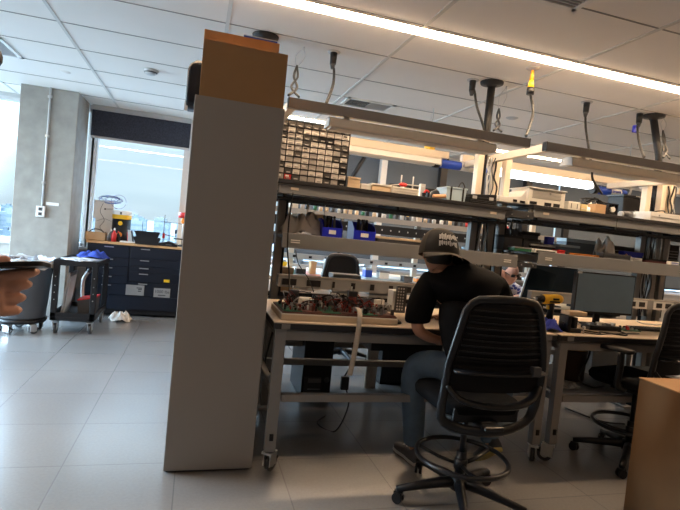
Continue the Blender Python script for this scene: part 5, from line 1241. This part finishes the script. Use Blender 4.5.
# hands with five fingers each, resting on the table
def hand_at(parent, wrist, d, side, m=M_skin, s=1.0, curl=.5, n='hand', normal=None, lens=(.068, .078, .072, .056), thumb=((.02, .026, -.004), (.05, .05, -.01), (.078, .058, -.014)), nails=False):
    d = Vector(d).normalized(); up = Vector(normal) if normal else Vector((0, 0, 1)); lat = d.cross(up).normalized()*side; up = lat.cross(d)*side
    w = Vector(wrist); b = MB(); b.cyl(w-d*.05, w+d*.02, .026*s, .024*s, n=12, m=m)
    P = lambda a, l, u: w + d*a*s + lat*l*s + up*u*s
    sec = []
    for a, hw, hh in ((0, .026, .018), (.025, .034, .017), (.06, .041, .015), (.09, .042, .012)):
        sec += [P(a, hw*math.cos(t*PI/5), hh*math.sin(t*PI/5)) for t in range(10)]
    b.add(sec, [(j*10+i, j*10+(i+1) % 10, (j+1)*10+(i+1) % 10, (j+1)*10+i) for j in range(3) for i in range(10)]+[tuple(range(10)), tuple(30+i for i in range(10))], m, True)
    for k, (l, ln) in enumerate(zip((.031, .011, -.01, -.03), lens)):
        c = curl
        a0 = P(.082, l, 0); a1 = P(.082+ln*.45, l*1.08, -.004-ln*.1*c); a2 = P(.082+ln*(.8-.12*c), l*1.1, -.006-ln*.42*c); a3 = P(.082+ln*(1-.4*c), l*1.1, -.006-ln*.75*c)
        b.tube([a0, a1, a2, a3], .0098*s, n=8, m=m, taper=[1.05, 1, .92, .72]); b.ball(a3, .0068*s, m, n=8)
        if nails: b.ball((a3*.75+a2*.25) + up*.0052*s, .0055*s, M_nail, n=8, sc=(1.2, .8, .8))
    a0, a1, a2 = [P(*q) for q in thumb]
    b.tube([a0, a1, a2], .0115*s, n=8, m=m, taper=[1.1, 1, .8]); b.ball(a2, .009*s, m, n=8)
    return b.build(n, parent=parent)
hand_at(man, L(1.53, 2.78, .852), (.9, .3, 0), 1)
hand_at(man, L(1.74, 3.11, .945), (-.6, .8, 0), -1)
# shirt: torso and short sleeves
SJ = [L(1.66, 2.555, .70), L(1.61, 2.60, .84), L(1.57, 2.64, .98), L(1.565, 2.69, 1.09), L(1.585, 2.72, 1.19), L(1.53, 2.75, 1.285), L(1.475, 2.775, 1.35),
      L(1.405, 2.78, 1.19), L(1.355, 2.785, 1.10), L(1.335, 2.775, .98), L(1.337, 2.77, .95), L(1.82, 2.73, 1.18), L(1.91, 2.75, 1.08), L(1.935, 2.82, .98)]
SE = [(0, 1), (1, 2), (2, 3), (3, 4), (4, 5), (5, 6), (4, 7), (7, 8), (8, 9), (9, 10), (4, 11), (11, 12), (12, 13)]
SR = [(.19, .15), (.22, .15), (.235, .15), (.23, .15), (.18, .135), (.135, .12), (.095, .09), .105, .095, .085, .084, .12, .1, .08]
shirt = skin('t_shirt', SJ, SE, SR, M_shirt, man)
JJ = [L(1.66, 2.56, .72), L(1.57, 2.6, .70), L(1.50, 2.79, .70), L(1.42, 2.90, .675), L(1.425, 2.93, .56), L(1.45, 2.93, .40), L(1.485, 2.95, .16), L(1.49, 2.95, .11), L(1.77, 2.6, .70), L(1.86, 2.80, .69), L(1.93, 2.95, .64), L(1.925, 2.84, .38), L(1.925, 2.76, .24), L(1.925, 2.745, .2)]
JE = [(0, 1), (1, 2), (2, 3), (3, 4), (4, 5), (5, 6), (6, 7), (0, 8), (8, 9), (9, 10), (10, 11), (11, 12), (12, 13)]
JR = [(.16, .12), .11, .105, .098, .092, .082, .072, .074, .105, .096, .078, .068, .06, .062]
skin('jeans', JJ, JE, JR, M_jean, man)
def shoe(parent, heel, d, m=M_shoe, ms=M_wsole, up=(0, 0, 1), s=1.0, n='shoe'):
    d = Vector(d).normalized(); u = Vector(up); lat = d.cross(u).normalized(); u = lat.cross(d); h = Vector(heel)
    M = Matrix((( lat.x, d.x, u.x, h.x), (lat.y, d.y, u.y, h.y), (lat.z, d.z, u.z, h.z), (0, 0, 0, 1)))
    out = [(-.03, -.01), (.03, -.01), (.038, .05), (.036, .12), (.047, .19), (.045, .24), (.02, .275), (-.02, .275), (-.042, .245), (-.045, .19), (-.034, .12), (-.036, .05)]
    b = MB(); b.prism(out, 0, .025, 'Z', ms, T=M); so = b
    sh = so.build(n, parent=parent, bevel=.006)
    up_ = MB(); lay = [(1, .025), (.97, .05), (.86, .075)]
    vs = []; nn = len(out)
    for j, (k, z) in enumerate(((.98, .024), (.96, .05), (.8, .075), (.55, .1))):
        for (x, y) in out: vs.append((x*k, (y-.06)*k*(1 if j < 2 else .8)+.06-(0 if j < 2 else .015), z+(0.0 if y < .12 else -.006*j)))
    up_.add(vs, [(j*nn+i, j*nn+(i+1) % nn, (j+1)*nn+(i+1) % nn, (j+1)*nn+i) for j in range(3) for i in range(nn)]+[tuple(3*nn+i for i in range(nn))], m, True, M)
    up_.build('shoe_upper', parent=sh); 
    lc = MB()
    for k in range(4): lc.tube([M @ Vector((-.02, .11+k*.02, .083-k*.007)), M @ Vector((0, .113+k*.02, .09-k*.007)), M @ Vector((.02, .11+k*.02, .083-k*.007))], .003, n=5, m=M_wsole)
    lc.build('laces', parent=sh); return sh
shoe(man, L(1.50, 2.90, .0), (-.12, 1, 0))
shoe(man, L(1.93, 2.66, .19), (.02, .8, -.6), m=mat('shoe_dark', (.06, .065, .075), .7), ms=M_sole, up=(0, .6, .8), s=1)
# cap
cap = MB(); CT = HT @ Matrix.Translation((0, -.012, .03)) @ Matrix.Scale(1.09, 4) @ Matrix.Rotation(PI, 4, 'Z') @ Matrix.Rotation(.12, 4, 'X')
n = 28; rows = 9; vs = []
for j in range(rows+1):
    a = PI/2*j/rows; rr, z = math.cos(a)**.75, math.sin(a)
    for i in range(n):
        t_ = 2*PI*i/n; vs.append((.112*rr*math.cos(t_), .126*rr*math.sin(t_), -.03+.15*z))
fs = [(j*n+i, j*n+(i+1) % n, (j+1)*n+(i+1) % n, (j+1)*n+i) for j in range(rows) for i in range(n)]
cap.add(vs, fs, M_capm, True, CT)
caph = cap.build('cap', parent=man)
# front panel black, brim, print
pn = MB(); vs = []
for j in range(7):
    a = PI/2*(j/6*.62+.03); rr, z = math.cos(a)**.75, math.sin(a)
    for i in range(13):
        t_ = PI*(.16+.68*i/12); vs.append((.1135*rr*math.cos(t_), .1275*rr*math.sin(t_), -.03+.1512*z))
pn.add(vs, [(j*13+i, j*13+i+1, (j+1)*13+i+1, (j+1)*13+i) for j in range(6) for i in range(12)], M_capb, True, CT).build('front_panel', parent=caph)
br = MB(); vs = []
for i in range(15):
    t_ = PI*(.12+.76*i/14); c_, s_ = math.cos(t_), math.sin(t_)
    for k, e in enumerate((0, .35, .7, 1)):
        vs.append(((.113+.006*e)*c_, .127*s_+e*.08*max(0, s_)**.6, -.03-.02*e+.018*abs(c_)*-e))
br.add(vs, [(i*4+k, i*4+k+1, (i+1)*4+k+1, (i+1)*4+k) for i in range(14) for k in range(3)], M_capm, True, CT)
bo = br.build('brim', parent=caph); s_ = bo.modifiers.new('t', 'SOLIDIFY'); s_.thickness = .004
def on_cap(u, v, off=.0012):
    a = v; rr, z = math.cos(a)**.75, math.sin(a); t_ = PI/2-u
    return CT @ Vector(((.1135*rr+off)*math.cos(t_), (.1275*rr+off)*math.sin(t_), -.03+.1512*z+off*.3))
rd = random.Random(5); pr_ = MB()
for row, (v0, hh, k0, k1) in enumerate(((.62, .2, -5, 6), (.33, .17, -4, 6))):
    for k in range(k0, k1):
        u = -.25+k*.105; h2 = hh*rd.uniform(.6, 1.25)+(.12 if row == 0 and 2 <= k <= 4 else 0); sl = rd.uniform(-.03, .05)
        q = [on_cap(u, v0-h2/2), on_cap(u+.075, v0-h2/2+sl), on_cap(u+.082, v0+h2/2), on_cap(u-.006, v0+h2/2+sl)]
        pr_.add(q, [(0, 1, 2, 3)], M_print)
        if k % 2: q = [on_cap(u+.04, v0-.02), on_cap(u+.08, v0-.01), on_cap(u+.08, v0+.02), on_cap(u+.04, v0+.01)]; pr_.add(q, [(0, 1, 2, 3)], M_print)
po = pr_.build('faded_print', parent=caph)
hr = MB(); hr.ball((0, -.018, .0), .1, M_hair, n=20, sc=(.86, .98, .85), T=HT); hr.build('hair', parent=man)
# seams on the shirt back
cable('shoulder_strap', 'x', 'x', [(0, 0, 0), (0, 0, 1)], .001, M_blk) if False else None

# --- person behind the benches in a blue and white patterned shirt
def patt():
    m = mat('patterned_shirt', (.6, .65, .8), .8); nt = m.node_tree; b = nt.nodes['Principled BSDF']
    v = nt.nodes.new('ShaderNodeTexVoronoi'); v.inputs['Scale'].default_value = 24; tc = nt.nodes.new('ShaderNodeTexCoord')
    cr = nt.nodes.new('ShaderNodeValToRGB'); cr.color_ramp.interpolation = 'CONSTANT'
    cr.color_ramp.elements[0].color = (.04, .07, .35, 1); cr.color_ramp.elements[1].position = .45; cr.color_ramp.elements[1].color = (.62, .68, .82, 1)
    nt.links.new(tc.outputs['Object'], v.inputs['Vector']); nt.links.new(v.outputs['Distance'], cr.inputs['Fac']); nt.links.new(cr.outputs['Color'], b.inputs['Base Color']); return m
O2 = Vector((X(517, 270, 4.75), 5.32, 0))
p2 = thing('person', 'person with dark glasses in a blue and white patterned shirt behind the benches', 'person', O2)
J = [(0, .06, .60), (-.01, .02, .78), (-.02, -.08, .93), (-.02, -.2, 1.02), (-.01, -.31, 1.08), (0, -.37, 1.12),
     (.15, -.22, 1.04), (.24, -.34, .985), (.2, -.5, .958), (.1, -.58, .962), (-.17, -.22, 1.04), (-.27, -.36, .98), (-.25, -.48, .962), (-.2, -.52, 1.05), (-.16, -.5, 1.11),
     (.13, .0, .56), (.13, -.32, .58), (.12, -.32, .1), (-.13, .0, .56), (-.13, -.32, .58), (-.12, -.32, .1)]
E2 = [(0, 1), (1, 2), (2, 3), (3, 4), (4, 5), (3, 6), (6, 7), (7, 8), (8, 9), (3, 10), (10, 11), (11, 12), (12, 13), (13, 14), (0, 15), (15, 16), (16, 17), (0, 18), (18, 19), (19, 20)]
R2 = [.12, .13, .13, .1, .055, .05, .06, .05, .036, .026, .06, .05, .036, .03, .026, .075, .06, .04, .075, .06, .04]
skin('body', J, E2, R2, M_lskin, p2)
k = 12
skin('shirt', [Vector(J[i]) for i in (0, 1, 2, 3)]+[Vector((-.01, -.28, 1.07))]+[Vector(J[i]) for i in (6, 7)]+[Vector((.215, -.45, .963))]+[Vector(J[i]) for i in (10, 11)]+[Vector((-.255, -.44, .966))],
     [(0, 1), (1, 2), (2, 3), (3, 4), (3, 5), (5, 6), (6, 7), (3, 8), (8, 9), (9, 10)], [.16, .155, .165, .145, .075, .09, .07, .06, .09, .07, .06], patt(), p2)
skin('trousers', [Vector(J[i]) for i in (0, 15, 16, 17, 18, 19, 20)], [(0, 1), (1, 2), (2, 3), (0, 4), (4, 5), (5, 6)], [.15, .09, .08, .055, .09, .08, .055], M_jean, p2)
hb, H2 = head(p2, (.0, -.44, 1.195), PI+.12, -.3, .108, M_lskin); hb.build('head', parent=p2)
MB().ball((0, -.02, .03), .1, M_hair, n=20, sc=(.88, 1.0, 1.15), T=H2).build('hair', parent=p2)
gl = MB()
for s in (-1, 1): gl.box(s*.034-.026, s*.034+.026, .098, .106, -.002, .03, M_blk, H2).box(s*.083-.002, s*.083+.002, -.01, .1, .016, .024, M_blk, H2)
gl.box(-.01, .01, .1, .106, .014, .022, M_blk, H2).build('glasses', parent=p2)
MB().box(-.024, .024, .088, .097, -.064, -.058, mat('lips', (.35, .12, .1), .5), H2).build('mouth', parent=p2)
hand_at(p2, (-.155, -.495, 1.115), (.45, .25, 1), 1, M_lskin, normal=(0, -1, 0), curl=.8)
hand_at(p2, (.1, -.58, .962), (-.9, -.1, 0), -1, M_lskin)
# stool under them
t = thing('stool', 'round black stool under the person in the patterned shirt', 'stool', (O2.x, O2.y+.06, 0))
MB().lathe([(.001, .42), (.17, .42), (.18, .44), (.17, .47), (.001, .475)], m=M_blk).build('seat', parent=t)
MB().cyl((0, 0, .03), (0, 0, .42), .025, m=M_steel).build('column', parent=t)
MB().lathe([(.001, 0), (.2, 0), (.2, .02), (.04, .04), (.001, .04)], m=M_blk).build('base', parent=t)


# --- standing person with a phone at the left edge, facing along the room
O3 = Vector((-.62, 1.16, 0))
p3 = thing('person', 'person standing at the left edge with black hair, holding a dark phone', 'person', O3)
J = [(0, 0, .95), (0, 0, 1.1), (0, 0, 1.25), (0, 0, 1.4), (.02, .0, 1.48), (.06, .0, 1.55),
     (0, -.17, 1.42), (-.02, -.23, 1.28), (-.03, -.2, 1.13), (.06, -.12, 1.19), (.16, -.06, 1.255),
     (0, .17, 1.42), (-.04, .24, 1.28), (-.05, .25, 1.12), (-.02, .24, .95),
     (0, .09, .9), (.02, .1, .5), (0, .1, .08), (0, -.09, .9), (.02, -.1, .5), (0, -.1, .08)]
E3 = [(0, 1), (1, 2), (2, 3), (3, 4), (4, 5), (3, 6), (6, 7), (7, 8), (8, 9), (9, 10), (3, 11), (11, 12), (12, 13), (13, 14), (0, 15), (15, 16), (16, 17), (0, 18), (18, 19), (19, 20)]
R3 = [.13, .12, .13, .12, .06, .055, .06, .05, .042, .034, .026, .06, .05, .042, .03, .085, .062, .042, .085, .062, .042]
skin('body', J, E3, R3, M_skin, p3)
skin('jacket', [(0, 0, .86)]+J[1:4]+[(.0, 0, 1.45)]+J[6:9]+[(.04, -.135, 1.175)]+J[11:14]+[(-.03, .245, 1.0)], [(0, 1), (1, 2), (2, 3), (3, 4), (3, 5), (5, 6), (6, 7), (7, 8), (3, 9), (9, 10), (10, 11), (11, 12)],
     [.15, .14, .15, .135, .08, .08, .065, .055, .048, .08, .065, .055, .045], M_navy, p3)
skin('jeans', [J[0], J[15], J[16], (0, .1, .12), J[18], J[19], (0, -.1, .12)], [(0, 1), (1, 2), (2, 3), (0, 4), (4, 5), (5, 6)], [.14, .1, .078, .065, .1, .078, .065], M_jean, p3)
for s in (-1, 1): shoe(p3, (-.06, .1*s, 0), (1, 0, 0))
hb, H3 = head(p3, (.108, 0, 1.655), -PI/2, -.25, .098); hb.build('head', parent=p3)
MB().ball((0, -.018, .03), .1, M_hair, n=20, sc=(.88, 1.02, 1.12), T=H3).ball((0, .045, .095), .05, M_hair, n=14, sc=(1.1, 1, .7), T=H3).build('hair', parent=p3)
hand_at(p3, (.172, -.055, 1.262), (1, .1, .08), -1, M_lskin, normal=(0, -1, 0), curl=.55, lens=(.066, .052, .04, .032), thumb=((.015, .03, .012), (.045, .058, .03), (.1, .06, .034)), nails=False, s=1.12)
def fuse(root, m, vox):
    bpy.context.view_layer.update(); dg = bpy.context.evaluated_depsgraph_get(); bm = bmesh.new()
    for o in [c for c in root.children if c.name.split('.')[0] in ('body', 'head', 'hand')]:
        me = bpy.data.meshes.new_from_object(o.evaluated_get(dg)); me.transform(o.matrix_local); b2 = bmesh.new(); b2.from_mesh(me); bmesh.ops.holes_fill(b2, edges=b2.edges); bmesh.ops.recalc_face_normals(b2, faces=b2.faces); b2.to_mesh(me); b2.free(); bm.from_mesh(me); bpy.data.objects.remove(o)
    me = bpy.data.meshes.new('body'); bm.to_mesh(me); bm.free()
    t_ = bpy.data.objects.new('body', me); COL.objects.link(t_)
    r_ = t_.modifiers.new('fuse', 'REMESH'); r_.mode = 'VOXEL'; r_.voxel_size = vox; r_.use_smooth_shade = True
    s_ = t_.modifiers.new('relax', 'SMOOTH'); s_.iterations = 3; s_.factor = .5
    bpy.context.view_layer.update()
    m2 = bpy.data.meshes.new_from_object(t_.evaluated_get(bpy.context.evaluated_depsgraph_get()))
    bm = bmesh.new(); bm.from_mesh(m2); bm.verts.ensure_lookup_table(); seen = set(); comps = []
    for v in bm.verts:
        if v.index in seen: continue
        st = [v]; seen.add(v.index); cc = []
        while st:
            q = st.pop(); cc.append(q)
            for e in q.link_edges:
                w_ = e.other_vert(q)
                if w_.index not in seen: seen.add(w_.index); st.append(w_)
        comps.append(cc)
    comps.sort(key=len, reverse=True)
    bmesh.ops.delete(bm, geom=[v for c in comps[1:] for v in c], context='VERTS'); bm.to_mesh(m2); bm.free()
    t_.modifiers.clear(); t_.data = m2; m2.materials.clear(); m2.materials.append(m); t_.parent = root
    for p_ in m2.polygons: p_.use_smooth = True
fuse(man, M_skin, .006); fuse(p2, M_lskin, .006); fuse(p3, M_lskin, .0036)
ph = thing('mobile_phone', 'black mobile phone held edge-on by the person at the left edge', 'phone', (-.352, 1.105, 1.325))
T = Matrix.Rotation(-.1, 4, 'Y') @ Matrix.Rotation(-.16, 4, 'X')
MB().prism(rrect(.155, .075, .012), -.0045, .0045, 'Z', M_blk, T=T).build('body', parent=ph, bevel=.0015)
MB().prism(rrect(.149, .069, .01), .0045, .005, 'Z', M_dscreen, T=T).build('screen', parent=ph)
# ---------------------------------------------------------------- sky, camera
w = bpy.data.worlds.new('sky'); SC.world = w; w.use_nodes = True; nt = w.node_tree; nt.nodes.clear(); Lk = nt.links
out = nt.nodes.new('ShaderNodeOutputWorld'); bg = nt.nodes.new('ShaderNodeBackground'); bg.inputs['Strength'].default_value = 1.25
tc = nt.nodes.new('ShaderNodeTexCoord'); sp = nt.nodes.new('ShaderNodeSeparateXYZ'); Lk.new(tc.outputs['Generated'], sp.inputs['Vector'])
cr = nt.nodes.new('ShaderNodeValToRGB')
for p_, c in ((0.0, (.50, .62, .72)), (.012, (.58, .72, .82)), (.05, (.66, .84, .94)), (.2, (.54, .75, .95)), (.6, (.34, .56, .9))):
    e = cr.color_ramp.elements.new(p_) if p_ not in (0.0,) else cr.color_ramp.elements[0]
    e.color = (*c, 1); e.position = p_
cr.color_ramp.elements.remove(cr.color_ramp.elements[-1])
Lk.new(sp.outputs['Z'], cr.inputs['Fac'])
mp = nt.nodes.new('ShaderNodeMapping'); mp.inputs['Scale'].default_value = (1.6, 1.6, 9); Lk.new(tc.outputs['Generated'], mp.inputs['Vector'])
n = nt.nodes.new('ShaderNodeTexNoise'); n.inputs['Scale'].default_value = 2.2; n.inputs['Detail'].default_value = 6; Lk.new(mp.outputs['Vector'], n.inputs['Vector'])
r = nt.nodes.new('ShaderNodeMapRange'); r.inputs['From Min'].default_value = .3; r.inputs['From Max'].default_value = .75; Lk.new(n.outputs['Fac'], r.inputs['Value'])
mx = nt.nodes.new('ShaderNodeMix'); mx.data_type = 'RGBA'; mx.inputs['B'].default_value = (.76, .9, .98, 1)
Lk.new(r.outputs['Result'], mx.inputs['Factor']); Lk.new(cr.outputs['Color'], mx.inputs['A']); Lk.new(mx.outputs['Result'], bg.inputs['Color']); Lk.new(bg.outputs[0], out.inputs['Surface'])
# sky dome: brighter high up, extra glow added leftwards to light the floor
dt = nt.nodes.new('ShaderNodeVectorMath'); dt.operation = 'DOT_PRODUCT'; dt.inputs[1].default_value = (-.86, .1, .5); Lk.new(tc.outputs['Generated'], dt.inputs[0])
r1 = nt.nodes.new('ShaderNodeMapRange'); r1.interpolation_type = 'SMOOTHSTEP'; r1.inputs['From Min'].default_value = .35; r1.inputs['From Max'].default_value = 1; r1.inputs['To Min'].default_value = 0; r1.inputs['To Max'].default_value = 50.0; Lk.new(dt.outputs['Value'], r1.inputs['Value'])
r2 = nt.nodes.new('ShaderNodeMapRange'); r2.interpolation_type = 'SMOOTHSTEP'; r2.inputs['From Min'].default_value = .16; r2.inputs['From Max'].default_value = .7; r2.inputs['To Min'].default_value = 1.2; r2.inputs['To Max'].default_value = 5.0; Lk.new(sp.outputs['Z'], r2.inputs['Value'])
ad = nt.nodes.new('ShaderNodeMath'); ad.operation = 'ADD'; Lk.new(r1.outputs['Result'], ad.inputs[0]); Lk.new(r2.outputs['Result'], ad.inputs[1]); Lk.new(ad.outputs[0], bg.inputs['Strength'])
for i in range(2):  # portals for the added left-wall windows
    l = bpy.data.lights.new('window_portal', 'AREA'); l.shape = 'RECTANGLE'; l.size = 2.3; l.size_y = 2.15; l.cycles.is_portal = True
    o = bpy.data.objects.new('window_portal', l); COL.objects.link(o); o.location = (-5.7, 4.95+2.17*i, 1.7); o.rotation_euler = (0, -PI/2, 0)
# window portals help the daylight through the panes
for i, (a, b) in enumerate(wx[:4]):
    l = bpy.data.lights.new('window_portal', 'AREA'); l.shape = 'RECTANGLE'; l.size = b-a; l.size_y = 1.9; l.cycles.is_portal = True
    o = bpy.data.objects.new('window_portal', l); COL.objects.link(o); o.location = ((a+b)/2, 8.3, 1.9); o.rotation_euler = (PI/2, 0, PI); o.rotation_euler = (-PI/2, 0, 0)
cd = bpy.data.cameras.new('camera'); co = bpy.data.objects.new('camera', cd); COL.objects.link(co); SC.camera = co
cd.sensor_fit = 'HORIZONTAL'; cd.sensor_width = 36; cd.lens = 36*FOC/680; cd.clip_start = .02; cd.clip_end = 8000
M = Matrix((( Rt.x, Up.x, -Fw.x, EYE.x), (Rt.y, Up.y, -Fw.y, EYE.y), (Rt.z, Up.z, -Fw.z, EYE.z), (0, 0, 0, 1)))
co.matrix_world = M
SC.view_settings.view_transform = 'Standard'; SC.view_settings.look = 'None'; SC.view_settings.gamma = 1; SC.view_settings.use_curve_mapping = False
SC.view_settings.exposure = 0.0
SC.cycles.use_denoising = True; SC.cycles.max_bounces = 8; SC.cycles.diffuse_bounces = 4; SC.cycles.transparent_max_bounces = 12
SC.cycles.sample_clamp_indirect = 6; SC.cycles.caustics_reflective = False; SC.cycles.caustics_refractive = False
